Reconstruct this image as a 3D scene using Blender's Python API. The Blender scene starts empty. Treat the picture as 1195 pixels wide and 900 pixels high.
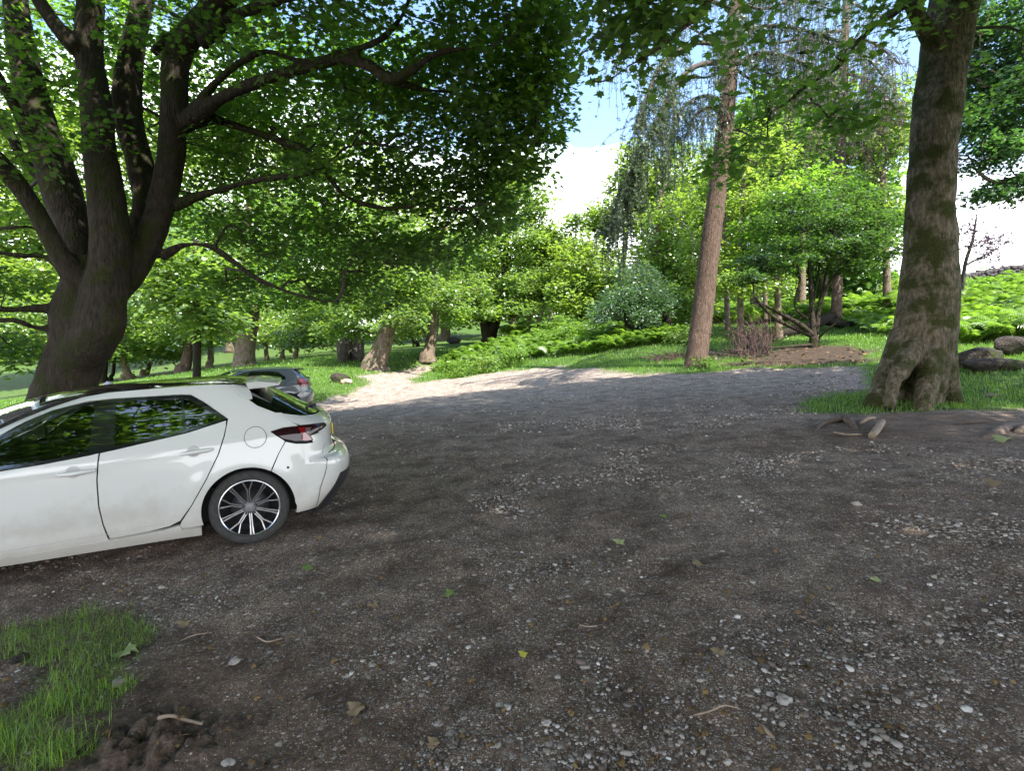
import bpy, math, random
import numpy as np
from mathutils import Vector, Matrix
from mathutils.geometry import delaunay_2d_cdt
rng=np.random.default_rng(7); random.seed(7)
col=bpy.context.scene.collection
scene=bpy.context.scene
# ------------------------------------------------------------------ camera model (photo pixels 1195x900)
F=660.;CX=597.5;CY=450.;PIT=math.atan(40/F);HC=1.55
cp,sp=math.cos(PIT),math.sin(PIT)
CAM=np.array([0,0,HC])
def ray(x,y):
    a=(x-CX)/F;b=-(y-CY)/F
    return np.array([a,cp+b*sp,-sp+b*cp])
def P(x,y,Z): return CAM+ray(x,y)*Z
# ------------------------------------------------------------------ noise
def _h(ix,iy,s):
    n=(ix.astype(np.int64)*374761393+iy.astype(np.int64)*668265263+s*974634777)&0x7fffffff
    n=((n^(n>>13))*1274126177)&0x7fffffff
    return ((n^(n>>16))&0xffff)/65535.
def vnoise(x,y,s=0):
    x=np.asarray(x,float);y=np.asarray(y,float)
    ix=np.floor(x);iy=np.floor(y);fx=x-ix;fy=y-iy
    fx=fx*fx*(3-2*fx);fy=fy*fy*(3-2*fy)
    a=_h(ix,iy,s);b=_h(ix+1,iy,s);c=_h(ix,iy+1,s);d=_h(ix+1,iy+1,s)
    return (a*(1-fx)+b*fx)*(1-fy)+(c*(1-fx)+d*fx)*fy*1.0
def fbm(x,y,o=4,s=0):
    r=0;a=.5;t=0
    for k in range(o):
        r=r+a*vnoise(x*2**k,y*2**k,s+k);t+=a;a*=.5
    return r/t
# ------------------------------------------------------------------ mesh helpers
def setp(o,label=None,cat=None,group=None,kind=None):
    if label:o['label']=label
    if cat:o['category']=cat
    if group:o['group']=group
    if kind:o['kind']=kind
    return o
def link(name,me,mat=None,parent=None):
    o=bpy.data.objects.new(name,me);col.objects.link(o)
    if me is not None and mat is not None:
        for m in (mat if isinstance(mat,(list,tuple)) else [mat]): me.materials.append(m)
    if parent is not None:o.parent=parent
    return o
def npmesh(name,V,Fs,smooth=True,mi=None):
    """V Nx3, Fs: array MxK or list of arrays of different K"""
    if not isinstance(Fs,(list,tuple)): Fs=[Fs]
    Fs=[np.asarray(f,np.int32) for f in Fs if len(f)]
    me=bpy.data.meshes.new(name)
    V=np.asarray(V,np.float32)
    me.vertices.add(len(V));me.vertices.foreach_set('co',V.ravel())
    nl=sum(f.size for f in Fs);nf=sum(len(f) for f in Fs)
    me.loops.add(nl);me.polygons.add(nf)
    me.loops.foreach_set('vertex_index',np.concatenate([f.ravel() for f in Fs]))
    tot=np.concatenate([np.full(len(f),f.shape[1],np.int32) for f in Fs])
    st=np.concatenate([[0],np.cumsum(tot)[:-1]]).astype(np.int32)
    me.polygons.foreach_set('loop_start',st)
    try: me.polygons.foreach_set('loop_total',tot)
    except Exception: pass
    me.polygons.foreach_set('use_smooth',np.full(nf,smooth,bool))
    if mi is not None: me.polygons.foreach_set('material_index',np.asarray(mi,np.int32))
    me.update(calc_edges=True)
    return me
class MB:
    def __init__(s): s.V=[];s.F3=[];s.F4=[];s.n=0
    def add(s,V,F):
        V=np.asarray(V,float);F=np.asarray(F,int)
        s.V.append(V);(s.F3 if F.shape[1]==3 else s.F4).append(F+s.n);s.n+=len(V)
    def add2(s,V,Fl):
        V=np.asarray(V,float);s.V.append(V)
        for F in Fl:
            F=np.asarray(F,int);(s.F3 if F.shape[1]==3 else s.F4).append(F+s.n)
        s.n+=len(V)
    def mesh(s,name,smooth=True):
        return npmesh(name,np.concatenate(s.V),[np.concatenate(f) for f in (s.F3,s.F4) if f],smooth)
    def obj(s,name,mat,parent=None,smooth=True): return link(name,s.mesh(name,smooth),mat,parent)
def frames(pts):
    pts=np.asarray(pts,float);n=len(pts)
    T=np.zeros_like(pts);T[1:-1]=pts[2:]-pts[:-2];T[0]=pts[1]-pts[0];T[-1]=pts[-1]-pts[-2]
    T/=np.linalg.norm(T,axis=1)[:,None]+1e-9
    a=np.array([0,0,1.]) if abs(T[0][2])<.9 else np.array([1.,0,0])
    N=np.zeros_like(pts);u=np.cross(T[0],a);u/=np.linalg.norm(u)
    for i in range(n):
        u=u-T[i]*(u@T[i]);u/=np.linalg.norm(u)+1e-9;N[i]=u
    return T,N,np.cross(T,N)
def tube(mb,pts,rad,k=6,cap=True,rough=0,sx=None):
    pts=np.asarray(pts,float);n=len(pts)
    rad=np.broadcast_to(np.asarray(rad,float),(n,))
    T,N,B=frames(pts)
    a=np.arange(k)/k*2*math.pi
    R=rad[:,None]*np.ones(k)
    if rough: R=R*(1+rough*(rng.random((n,k))-.5))
    V=pts[:,None,:]+R[...,None]*(np.cos(a)[None,:,None]*N[:,None,:]+np.sin(a)[None,:,None]*B[:,None,:])
    V=V.reshape(-1,3)
    i=np.arange(n-1)[:,None]*k;j=np.arange(k)[None,:];j2=(j+1)%k
    Fq=np.stack([i+j,i+j2,i+k+j2,i+k+j],-1).reshape(-1,4)
    Fl=[Fq]
    if cap:
        V=np.concatenate([V,pts[:1],pts[-1:]]);c0=n*k;c1=c0+1;jj=np.arange(k);j2=(jj+1)%k
        Fl.append(np.stack([np.full(k,c0),j2,jj],-1));Fl.append(np.stack([np.full(k,c1),(n-1)*k+jj,(n-1)*k+j2],-1))
    mb.add2(V,Fl)
def spline(pts,m=6):
    """Catmull-Rom through rows (any dim)"""
    p=np.asarray(pts,float)
    if len(p)<3: 
        t=np.linspace(0,1,m+1)[:,None];return p[0]*(1-t)+p[-1]*t
    q=np.vstack([2*p[0]-p[1],p,2*p[-1]-p[-2]]);o=[]
    for i in range(1,len(q)-2):
        for t in np.linspace(0,1,m,endpoint=False):
            t2=t*t;t3=t2*t
            o.append(.5*((2*q[i])+(-q[i-1]+q[i+1])*t+(2*q[i-1]-5*q[i]+4*q[i+1]-q[i+2])*t2+(-q[i-1]+3*q[i]-3*q[i+1]+q[i+2])*t3))
    o.append(p[-1]);return np.array(o)
def boxmb(mb,c,s,R=None):
    V=np.array([[x,y,z] for x in(-.5,.5) for y in(-.5,.5) for z in(-.5,.5)])*np.asarray(s,float)
    if R is not None: V=V@np.asarray(R).T
    mb.add(V+np.asarray(c,float),[[0,1,3,2],[4,6,7,5],[0,4,5,1],[2,3,7,6],[0,2,6,4],[1,5,7,3]])
def ico(sub=1):
    import bmesh
    bm=bmesh.new();bmesh.ops.create_icosphere(bm,subdivisions=sub,radius=1)
    V=np.array([v.co[:] for v in bm.verts]);Fc=np.array([[v.index for v in f.verts] for f in bm.faces]);bm.free();return V,Fc
# ------------------------------------------------------------------ materials
def mat_new(name):
    m=bpy.data.materials.new(name);m.use_nodes=True;nt=m.node_tree;nt.nodes.clear()
    out=nt.nodes.new('ShaderNodeOutputMaterial');return m,nt,out
def nd(nt,t,**k):
    n=nt.nodes.new(t)
    for a,b in k.items():
        if a=='inp':
            for x,y in b.items():n.inputs[x].default_value=y
        else:setattr(n,a,b)
    return n
def ramp(nt,fac,stops):
    r=nt.nodes.new('ShaderNodeValToRGB');e=r.color_ramp.elements
    while len(e)<len(stops):e.new(.5)
    for i,(p,c) in enumerate(stops):e[i].position=p;e[i].color=(*c,1) if len(c)==3 else c
    nt.links.new(fac,r.inputs[0]);return r.outputs[0]
def simple(name,c,rough=.5,metal=0,coat=0,noise=None,spec=.5,bump=0):
    m,nt,out=mat_new(name);b=nd(nt,'ShaderNodeBsdfPrincipled')
    b.inputs['Base Color'].default_value=(*c,1);b.inputs['Roughness'].default_value=rough;b.inputs['Metallic'].default_value=metal
    b.inputs['Coat Weight'].default_value=coat;b.inputs['Coat Roughness'].default_value=.03;b.inputs['Specular IOR Level'].default_value=spec
    tc=nd(nt,'ShaderNodeTexCoord')
    n=nd(nt,'ShaderNodeTexNoise',inp={'Scale':(noise or (8,0.08))[0],'Detail':5.})
    nt.links.new(tc.outputs['Object'],n.inputs['Vector'])
    d=(noise or (8,.08))[1]
    o=ramp(nt,n.outputs[0],[(.3,[x*(1-d) for x in c]),(.7,[min(1,x*(1+d)) for x in c])])
    nt.links.new(o,b.inputs['Base Color'])
    if bump:
        bp=nd(nt,'ShaderNodeBump',inp={'Strength':bump,'Distance':.02});nt.links.new(n.outputs[0],bp.inputs['Height']);nt.links.new(bp.outputs[0],b.inputs['Normal'])
    nt.links.new(b.outputs[0],out.inputs[0]);return m
def leafmat(name,dif,tra,var=.35,gl=.06,mixt=.5,blue=1.1):
    m,nt,out=mat_new(name)
    g=nd(nt,'ShaderNodeNewGeometry')
    tc=nd(nt,'ShaderNodeTexCoord');n=nd(nt,'ShaderNodeTexNoise',inp={'Scale':.45,'Detail':2.})
    nt.links.new(tc.outputs['Object'],n.inputs['Vector'])
    mx=nd(nt,'ShaderNodeMath',operation='ADD');nt.links.new(g.outputs['Random Per Island'],mx.inputs[0]);nt.links.new(n.outputs[0],mx.inputs[1])
    hf=nd(nt,'ShaderNodeMath',operation='MULTIPLY',inp={1:.5});nt.links.new(mx.outputs[0],hf.inputs[0])
    def var3(c):
        a=[x*(1-var) for x in c];b=[c[0]*(1+var*1.3),c[1]*(1+var),c[2]*(1+var*.3)]
        a[2]=c[2]*blue
        return ramp(nt,hf.outputs[0],[(.2,a),(.8,b)])
    d=nd(nt,'ShaderNodeBsdfDiffuse');t=nd(nt,'ShaderNodeBsdfTranslucent');gg=nd(nt,'ShaderNodeBsdfGlossy',inp={'Roughness':.38,'Color':(1,1,1,1)})
    nt.links.new(var3(dif),d.inputs[0]);nt.links.new(var3(tra),t.inputs[0])
    m1=nd(nt,'ShaderNodeMixShader',inp={0:mixt});nt.links.new(d.outputs[0],m1.inputs[1]);nt.links.new(t.outputs[0],m1.inputs[2])
    m2=nd(nt,'ShaderNodeMixShader',inp={0:gl});nt.links.new(m1.outputs[0],m2.inputs[1]);nt.links.new(gg.outputs[0],m2.inputs[2])
    nt.links.new(m2.outputs[0],out.inputs[0]);return m
def barkmat(name,c1,c2,moss=(.05,.065,.015),mossy=.4,sc=1.,bump=.6,stretch=.25):
    m,nt,out=mat_new(name);b=nd(nt,'ShaderNodeBsdfPrincipled',inp={'Roughness':.9,'Specular IOR Level':.15})
    tc=nd(nt,'ShaderNodeTexCoord');mp=nd(nt,'ShaderNodeMapping');mp.inputs['Scale'].default_value=(1,1,stretch)
    nt.links.new(tc.outputs['Object'],mp.inputs[0])
    n1=nd(nt,'ShaderNodeTexNoise',inp={'Scale':14*sc,'Detail':9.,'Roughness':.7});nt.links.new(mp.outputs[0],n1.inputs['Vector'])
    v=nd(nt,'ShaderNodeTexVoronoi',inp={'Scale':16*sc},feature='DISTANCE_TO_EDGE');nt.links.new(mp.outputs[0],v.inputs['Vector'])
    n2=nd(nt,'ShaderNodeTexNoise',inp={'Scale':2.2*sc,'Detail':6.,'Roughness':.65});nt.links.new(tc.outputs['Object'],n2.inputs['Vector'])
    bc=ramp(nt,n1.outputs[0],[(.3,c1),(.68,c2)])
    g=nd(nt,'ShaderNodeNewGeometry')
    mf=ramp(nt,n2.outputs[0],[(.62-mossy*.35,(0,0,0)),(.72-mossy*.3,(1,1,1))])
    n3=nd(nt,'ShaderNodeTexNoise',inp={'Scale':60.,'Detail':3.});nt.links.new(tc.outputs['Object'],n3.inputs['Vector'])
    mc=ramp(nt,n3.outputs[0],[(.3,[x*.55 for x in moss]),(.7,[x*1.35 for x in moss])])
    mx=nd(nt,'ShaderNodeMix',data_type='RGBA');nt.links.new(mf,mx.inputs[0]);nt.links.new(bc,mx.inputs[6]);nt.links.new(mc,mx.inputs[7])
    nt.links.new(mx.outputs[2],b.inputs['Base Color'])
    ad=nd(nt,'ShaderNodeMath',operation='MULTIPLY_ADD',inp={1:.8});nt.links.new(v.outputs['Distance'],ad.inputs[0]);nt.links.new(n1.outputs[0],ad.inputs[2])
    bp=nd(nt,'ShaderNodeBump',inp={'Strength':bump,'Distance':.05/sc});nt.links.new(ad.outputs[0],bp.inputs['Height']);nt.links.new(bp.outputs[0],b.inputs['Normal'])
    nt.links.new(b.outputs[0],out.inputs[0]);return m
# ------------------------------------------------------------------ terrain
ctrl_px=[(291,637,4.82),(340,485,17),(1060,468,10),(1195,474,9.6),(1155,425,13),(1000,425,16),(1195,395,17),(1195,322,45),(970,372,32),
 (950,405,20),(812,428,18),(735,395,28),(650,431,25),(690,385,36),(505,432,33),(440,432,30),(500,421,34),(572,400,41),(395,446,24),(400,420,34),
 (250,405,70),(122,447,40),(170,438,45),(213,435,38),(287,427,33),(0,482,22),(0,462,45),(900,395,27),(620,390,60),(1075,340,45),(430,405,60),(780,385,45)]
ctrl=[tuple(P(*q)) for q in ctrl_px]
def plane(x,y): return .057*x+.023*y-.0
ctrl+=[(0,2.1,0.0),(-3,2,-.17),(3,2,.18),(-6,5,-.3),(-5,3.4,-.28),(6,3,.42),(0,-6,-.14),(10,-6,.45),(-10,-6,-.7),(3.4,5.4,.32),(4.6,5.3,.44),(4.9,6.9,.46),(0,13.4,.31),(0,8,.19),(-4,12,.05),
 (2.5,10,.4),(-11,12,-.55),(-15,6,-.8),(14,3,1.0),(-60,100,0.5),(0,110,8),(60,100,9),(110,40,10),(100,0,6),(-110,30,-6),(-100,-40,-6),(0,-100,-3),(100,-80,4),(-110,90,0)]
ctrl=np.array(ctrl)
def _tps(r2): return np.where(r2>1e-9,r2*np.log(r2+1e-9),0)
_n=len(ctrl);_c=ctrl[:,:2]
_K=_tps(((_c[:,None]-_c[None])**2).sum(-1))+np.eye(_n)*.6
_Pm=np.hstack([np.ones((_n,1)),_c]);_A=np.block([[_K,_Pm],[_Pm.T,np.zeros((3,3))]])
_w=np.linalg.solve(_A,np.concatenate([ctrl[:,2],np.zeros(3)]))
def hbase(x,y):
    x=np.asarray(x,float);y=np.asarray(y,float);sh=x.shape;x=x.ravel();y=y.ravel()
    r=np.hypot(x,y);k=np.minimum(1,115/np.maximum(r,1e-6));x=x*k;y=y*k
    h=np.zeros_like(x)+_w[_n]+_w[_n+1]*x+_w[_n+2]*y
    for i in range(_n): h+=_w[i]*_tps((x-_c[i,0])**2+(y-_c[i,1])**2)
    return h.reshape(sh)
def hit(px,py,tmax=160):
    """where a sight line meets the bare terrain"""
    d=ray(px,py);t=np.geomspace(1.2,tmax,700);p=CAM+d*t[:,None]
    g=hbase(p[:,0],p[:,1])-p[:,2];i=np.argmax(g>0)
    if g[i]<=0: i=len(t)-1
    a,b=t[max(i-1,0)],t[i]
    for _ in range(20):
        m=(a+b)/2;q=CAM+d*m
        if hbase(q[0],q[1])>q[2]: b=m
        else:a=m
    return CAM+d*b
def pip(poly,x,y):
    ins=np.zeros(x.shape,bool);n=len(poly);dist=np.full(x.shape,1e9)
    for i in range(n):
        x1,y1=poly[i];x2,y2=poly[(i+1)%n]
        c=((y1>y)!=(y2>y))&(x<(x2-x1)*(y-y1)/((y2-y1) if y2!=y1 else 1e-9)+x1);ins^=c
        dx,dy=x2-x1,y2-y1;t=np.clip(((x-x1)*dx+(y-y1)*dy)/(dx*dx+dy*dy+1e-9),0,1)
        dist=np.minimum(dist,np.hypot(x-x1-t*dx,y-y1-t*dy))
    return np.where(ins,dist,-dist)
g_px=[(368,470),(400,463),(426,452),(428,446),(408,440),(450,434.5),(480,431.5),(500,429.5),(507,427.5),(512,428),(502,434),(484,447),(520,443),(560,437),(600,431.5),(650,428),(700,430),(740,437),(790,437),(820,435),(850,433),(880,430),(940,429),(1008,428),(1025,452),(945,468),(943,480),(1010,484),(1090,478),(1195,476)]
gravel_poly=[(-30,4),(-22,10),(-13,14),(-8,17.6)]+[tuple(hit(*q)[:2]) for q in g_px]+[(11,7),(16,2),(16,-20),(-30,-20)]
print('gravel',[(round(a,1),round(b,1)) for a,b in gravel_poly])
patch_px=[(-60,735),(20,732),(60,722),(100,716),(150,708),(168,738),(150,768),(125,775),(150,800),(128,812),(128,835),(100,870),(62,905),(-60,980)]
patch_poly=[tuple(hit(*q)[:2]) for q in patch_px]
bare_px=[(-60,775),(30,772),(60,790),(62,815),(20,835),(-60,850)]
bare_poly=[tuple(hit(*q)[:2]) for q in bare_px]
litter_px=[(845,428),(870,418),(900,408),(960,403),(1010,408),(1020,420),(985,424),(940,428)]
litter_poly=[tuple(hit(*q)[:2]) for q in litter_px]
clod_c=hit(180,860)[:2]
def masks(x,y):
    w=(fbm(x*1.3,y*1.3,4,11)-.5)
    dg=pip(gravel_poly,x,y)+w*np.clip(np.hypot(x,y)*.06,.35,1.6)
    grass=np.clip(.5-dg/np.clip(np.hypot(x,y)*.03,.12,.7),0,1)
    pt=pip(patch_poly,x,y)+(fbm(x*6,y*6,3,5)-.5)*.25
    br=pip(bare_poly,x,y)+(fbm(x*7,y*7,3,8)-.5)*.2
    pg=np.clip(.5+pt/.06,0,1)*(1-np.clip(.5+br/.06,0,1))
    lit=np.clip(.5+(pip(litter_poly,x,y)+w*1.5)/.8,0,1)
    # bare earth bank under the right tree
    bx,by=(x-5.6)/2.6,(y-7.6)/1.5
    earth=np.clip(1.4-np.hypot(bx,by)*1.1+w,0,1)
    # soil along the near left
    el=np.clip(1.1-np.hypot((x+1.7)/1.5,(y-2.2)/1.2)+w*.8,0,1)
    return grass,lit,np.maximum(earth,np.maximum(el,pg*.8))
def hfull(x,y):
    x=np.asarray(x,float);y=np.asarray(y,float)
    h=hbase(x,y);r=np.hypot(x,y)
    f=np.clip(1-r/14,0,1)
    h=h+(fbm(x*2.2,y*2.2,3,21)-.5)*.05+(fbm(x*14,y*14,4,31)-.5)*.022*f
    cl=np.exp(-(((x-clod_c[0])/.33)**2+((y-clod_c[1])/.22)**2))
    h=h+cl*((fbm(x*16,y*16,4,41)-.5)*.14+.01)
    return h
def hz(x,y): return float(hfull(np.array([x]),np.array([y]))[0])
# ground sheet
def ground():
    rr=np.concatenate([[0.0],np.geomspace(.5,420,640)])
    th=np.concatenate([np.radians(np.arange(-58,58,.17)),np.radians(np.arange(58,302,4))])  # from +Y clockwise
    nr,na=len(rr),len(th)
    X=rr[:,None]*np.sin(th)[None];Y=rr[:,None]*np.cos(th)[None]
    Z=hfull(X,Y)
    V=np.stack([X,Y,Z],-1).reshape(-1,3)
    i=np.arange(nr-1)[:,None]*na;j=np.arange(na)[None];j2=(j+1)%na
    Fq=np.stack([i+j,i+na+j,i+na+j2,i+j2],-1).reshape(-1,4)
    me=npmesh('ground',V,Fq)
    g,l,e=masks(X.ravel(),Y.ravel())
    ca=me.color_attributes.new('gm','FLOAT_COLOR','POINT')
    ca.data.foreach_set('color',np.stack([g,l,e,np.clip((Y.ravel()+.25*np.abs(X.ravel())-9+(fbm(X.ravel()*.7,Y.ravel()*.7,3,2)-.5)*6)/7,0,1)*.85],-1).astype(np.float32).ravel())
    m,nt,out=mat_new('gravel_and_turf');b=nd(nt,'ShaderNodeBsdfPrincipled',inp={'Roughness':.85,'Specular IOR Level':.2})
    tc=nd(nt,'ShaderNodeTexCoord').outputs['Object']
    at=nd(nt,'ShaderNodeAttribute',attribute_name='gm');sx=nd(nt,'ShaderNodeSeparateColor');nt.links.new(at.outputs['Color'],sx.inputs[0])
    def noise(s,d=6,r=.6):
        n=nd(nt,'ShaderNodeTexNoise',inp={'Scale':float(s),'Detail':float(d),'Roughness':r});nt.links.new(tc,n.inputs['Vector']);return n.outputs[0]
    soil=ramp(nt,noise(35,9,.75),[(.28,(.036,.024,.018)),(.5,(.118,.081,.060)),(.72,(.23,.172,.132))])
    # stones: voronoi cells at three sizes, each thresholded by a random per cell
    stonec=None;hts=[]
    def mixc(f,a,c):
        mx=nd(nt,'ShaderNodeMix',data_type='RGBA');nt.links.new(f,mx.inputs[0]);nt.links.new(a,mx.inputs[6]);nt.links.new(c,mx.inputs[7]);return mx.outputs[2]
    cur=mixc(at.outputs['Alpha'],soil,ramp(nt,noise(28,9,.85),[(.40,(.06,.042,.032)),(.5,(.23,.180,.147)),(.58,(.42,.35,.29))]))
    dens=ramp(nt,noise(.8,4,.6),[(.3,(.35,.35,.35)),(.62,(1,1,1))])
    inv=nd(nt,'ShaderNodeMath',operation='SUBTRACT',inp={0:1.});nt.links.new(sx.outputs[2],inv.inputs[1])
    dn=nd(nt,'ShaderNodeMath',operation='MULTIPLY');nt.links.new(dens,dn.inputs[0]);nt.links.new(inv.outputs[0],dn.inputs[1])
    # wobble the coordinates so the stones are not perfect cells
    wn=nd(nt,'ShaderNodeTexNoise',inp={'Scale':30.,'Detail':2.});nt.links.new(tc,wn.inputs['Vector'])
    wm=nd(nt,'ShaderNodeVectorMath',operation='MULTIPLY_ADD');nt.links.new(wn.outputs['Color'],wm.inputs[0]);wm.inputs[1].default_value=(.02,.02,.02);nt.links.new(tc,wm.inputs[2])
    for sc,th,pr in((150,.44,.66),(80,.42,.52),(42,.38,.32),(20,.36,.18)):
        v=nd(nt,'ShaderNodeTexVoronoi',inp={'Scale':float(sc),'Randomness':1.});nt.links.new(wm.outputs[0],v.inputs['Vector'])
        sc2=nd(nt,'ShaderNodeSeparateColor');nt.links.new(v.outputs['Color'],sc2.inputs[0])
        # inside the stone where distance < th
        a=nd(nt,'ShaderNodeMath',operation='LESS_THAN',inp={1:th});nt.links.new(v.outputs['Distance'],a.inputs[0])
        q=nd(nt,'ShaderNodeMath',operation='MULTIPLY',inp={1:pr});nt.links.new(dn.outputs[0],q.inputs[0])
        c=nd(nt,'ShaderNodeMath',operation='LESS_THAN');nt.links.new(sc2.outputs[0],c.inputs[0]);nt.links.new(q.outputs[0],c.inputs[1])
        f=nd(nt,'ShaderNodeMath',operation='MULTIPLY');nt.links.new(a.outputs[0],f.inputs[0]);nt.links.new(c.outputs[0],f.inputs[1])
        sc_=ramp(nt,sc2.outputs[1],[(.0,(.12,.095,.08)),(.45,(.24,.21,.185)),(.8,(.37,.335,.30)),(1,(.52,.48,.45))])
        cur=mixc(f.outputs[0],cur,sc_)
        dd=nd(nt,'ShaderNodeMath',operation='SUBTRACT',inp={0:th});nt.links.new(v.outputs['Distance'],dd.inputs[1])
        hh=nd(nt,'ShaderNodeMath',operation='MULTIPLY');nt.links.new(dd.outputs[0],hh.inputs[0]);nt.links.new(f.outputs[0],hh.inputs[1])
        h2=nd(nt,'ShaderNodeMath',operation='MULTIPLY',inp={1:30./sc});nt.links.new(hh.outputs[0],h2.inputs[0]);hts.append(h2.outputs[0])
    _mt=ramp(nt,noise(3.2,10,.72),[(.36,(.52,.50,.49)),(.5,(.95,.95,.95)),(.62,(1.3,1.27,1.24))])
    _mm=nd(nt,'ShaderNodeMix',data_type='RGBA',blend_type='MULTIPLY');_mm.inputs[0].default_value=1.;nt.links.new(cur,_mm.inputs[6]);nt.links.new(_mt,_mm.inputs[7]);cur=_mm.outputs[2]
    turf=ramp(nt,noise(3.,8,.7),[(.3,(.025,.045,.008)),(.6,(.06,.11,.018)),(.8,(.12,.16,.04))])
    lit=ramp(nt,noise(22,6,.8),[(.3,(.022,.015,.010)),(.55,(.052,.037,.026)),(.75,(.10,.078,.055))])
    cur=mixc(sx.outputs[0],cur,turf);cur=mixc(sx.outputs[1],cur,lit)
    nt.links.new(cur,b.inputs['Base Color'])
    s=hts[0]
    for t in hts[1:]:
        ad=nd(nt,'ShaderNodeMath',operation='ADD');nt.links.new(s,ad.inputs[0]);nt.links.new(t,ad.inputs[1]);s=ad.outputs[0]
    ad=nd(nt,'ShaderNodeMath',operation='MULTIPLY_ADD',inp={1:.6});nt.links.new(noise(40,8,.7),ad.inputs[0]);nt.links.new(s,ad.inputs[2])
    bp=nd(nt,'ShaderNodeBump',inp={'Strength':.9,'Distance':.03});nt.links.new(ad.outputs[0],bp.inputs['Height']);nt.links.new(bp.outputs[0],b.inputs['Normal'])
    nt.links.new(b.outputs[0],out.inputs[0])
    setp(link('ground',me,m),kind='structure',label='gravel car park ground with grass verges')
ground()
# ------------------------------------------------------------------ world, sun, camera
SUN_EL=math.radians(56);SUN_AZ=math.radians(142)   # azimuth clockwise from +Y
def world():
    w=bpy.data.worlds.new('World');scene.world=w;w.use_nodes=True;nt=w.node_tree;nt.nodes.clear()
    out=nt.nodes.new('ShaderNodeOutputWorld');bg=nd(nt,'ShaderNodeBackground',inp={'Strength':.148})
    sk=nd(nt,'ShaderNodeTexSky',sky_type='NISHITA');sk.sun_disc=False;sk.sun_elevation=SUN_EL;sk.sun_rotation=SUN_AZ;sk.air_density=1.;sk.dust_density=.6;sk.ozone_density=2.
    tc=nd(nt,'ShaderNodeTexCoord');sp_=nd(nt,'ShaderNodeSeparateXYZ');nt.links.new(tc.outputs['Generated'],sp_.inputs[0])
    mp=nd(nt,'ShaderNodeMapping');mp.inputs['Scale'].default_value=(1,1,2.2);mp.inputs['Location'].default_value=(.35,.1,0);nt.links.new(tc.outputs['Generated'],mp.inputs[0])
    n=nd(nt,'ShaderNodeTexNoise',inp={'Scale':1.7,'Detail':7.,'Roughness':.55});nt.links.new(mp.outputs[0],n.inputs['Vector'])
    # more cloud towards the horizon
    a=nd(nt,'ShaderNodeMath',operation='MULTIPLY_ADD',inp={1:-1.35,2:.455});nt.links.new(sp_.outputs[2],a.inputs[0])
    b=nd(nt,'ShaderNodeMath',operation='ADD');nt.links.new(n.outputs[0],b.inputs[0]);nt.links.new(a.outputs[0],b.inputs[1])
    f=ramp(nt,b.outputs[0],[(.47,(0,0,0)),(.62,(1,1,1))])
    mx=nd(nt,'ShaderNodeMix',data_type='RGBA');nt.links.new(f,mx.inputs[0]);nt.links.new(sk.outputs[0],mx.inputs[6]);mx.inputs[7].default_value=(10.5,10.6,11,1)
    nt.links.new(mx.outputs[2],bg.inputs[0]);nt.links.new(bg.outputs[0],out.inputs[0])
world()
sl=bpy.data.lights.new('sun','SUN');sl.energy=5.0;sl.angle=math.radians(.6);sl.color=(1,.95,.86)
so=bpy.data.objects.new('sun',sl);col.objects.link(so)
sd=Vector((math.sin(SUN_AZ)*math.cos(SUN_EL),math.cos(SUN_AZ)*math.cos(SUN_EL),math.sin(SUN_EL)))
so.rotation_euler=sd.to_track_quat('Z','Y').to_euler();so.location=(0,0,40)
cd=bpy.data.cameras.new('camera');co=bpy.data.objects.new('camera',cd);col.objects.link(co);scene.camera=co
cd.sensor_width=36;cd.lens=36*F/1195;cd.clip_end=2000;cd.clip_start=.05
co.location=CAM;co.rotation_euler=(math.pi/2-PIT,0,0)
scene.view_settings.view_transform='Standard';scene.view_settings.look='None';scene.view_settings.gamma=1;scene.view_settings.exposure=1.8
scene.render.engine='CYCLES';cy=scene.cycles;cy.max_bounces=6;cy.diffuse_bounces=3;cy.glossy_bounces=3;cy.transmission_bounces=5;cy.transparent_max_bounces=12;cy.caustics_reflective=False;cy.caustics_refractive=False
cy.sample_clamp_indirect=6;cy.use_denoising=True
try: cy.use_light_tree=False
except Exception: pass
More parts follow.
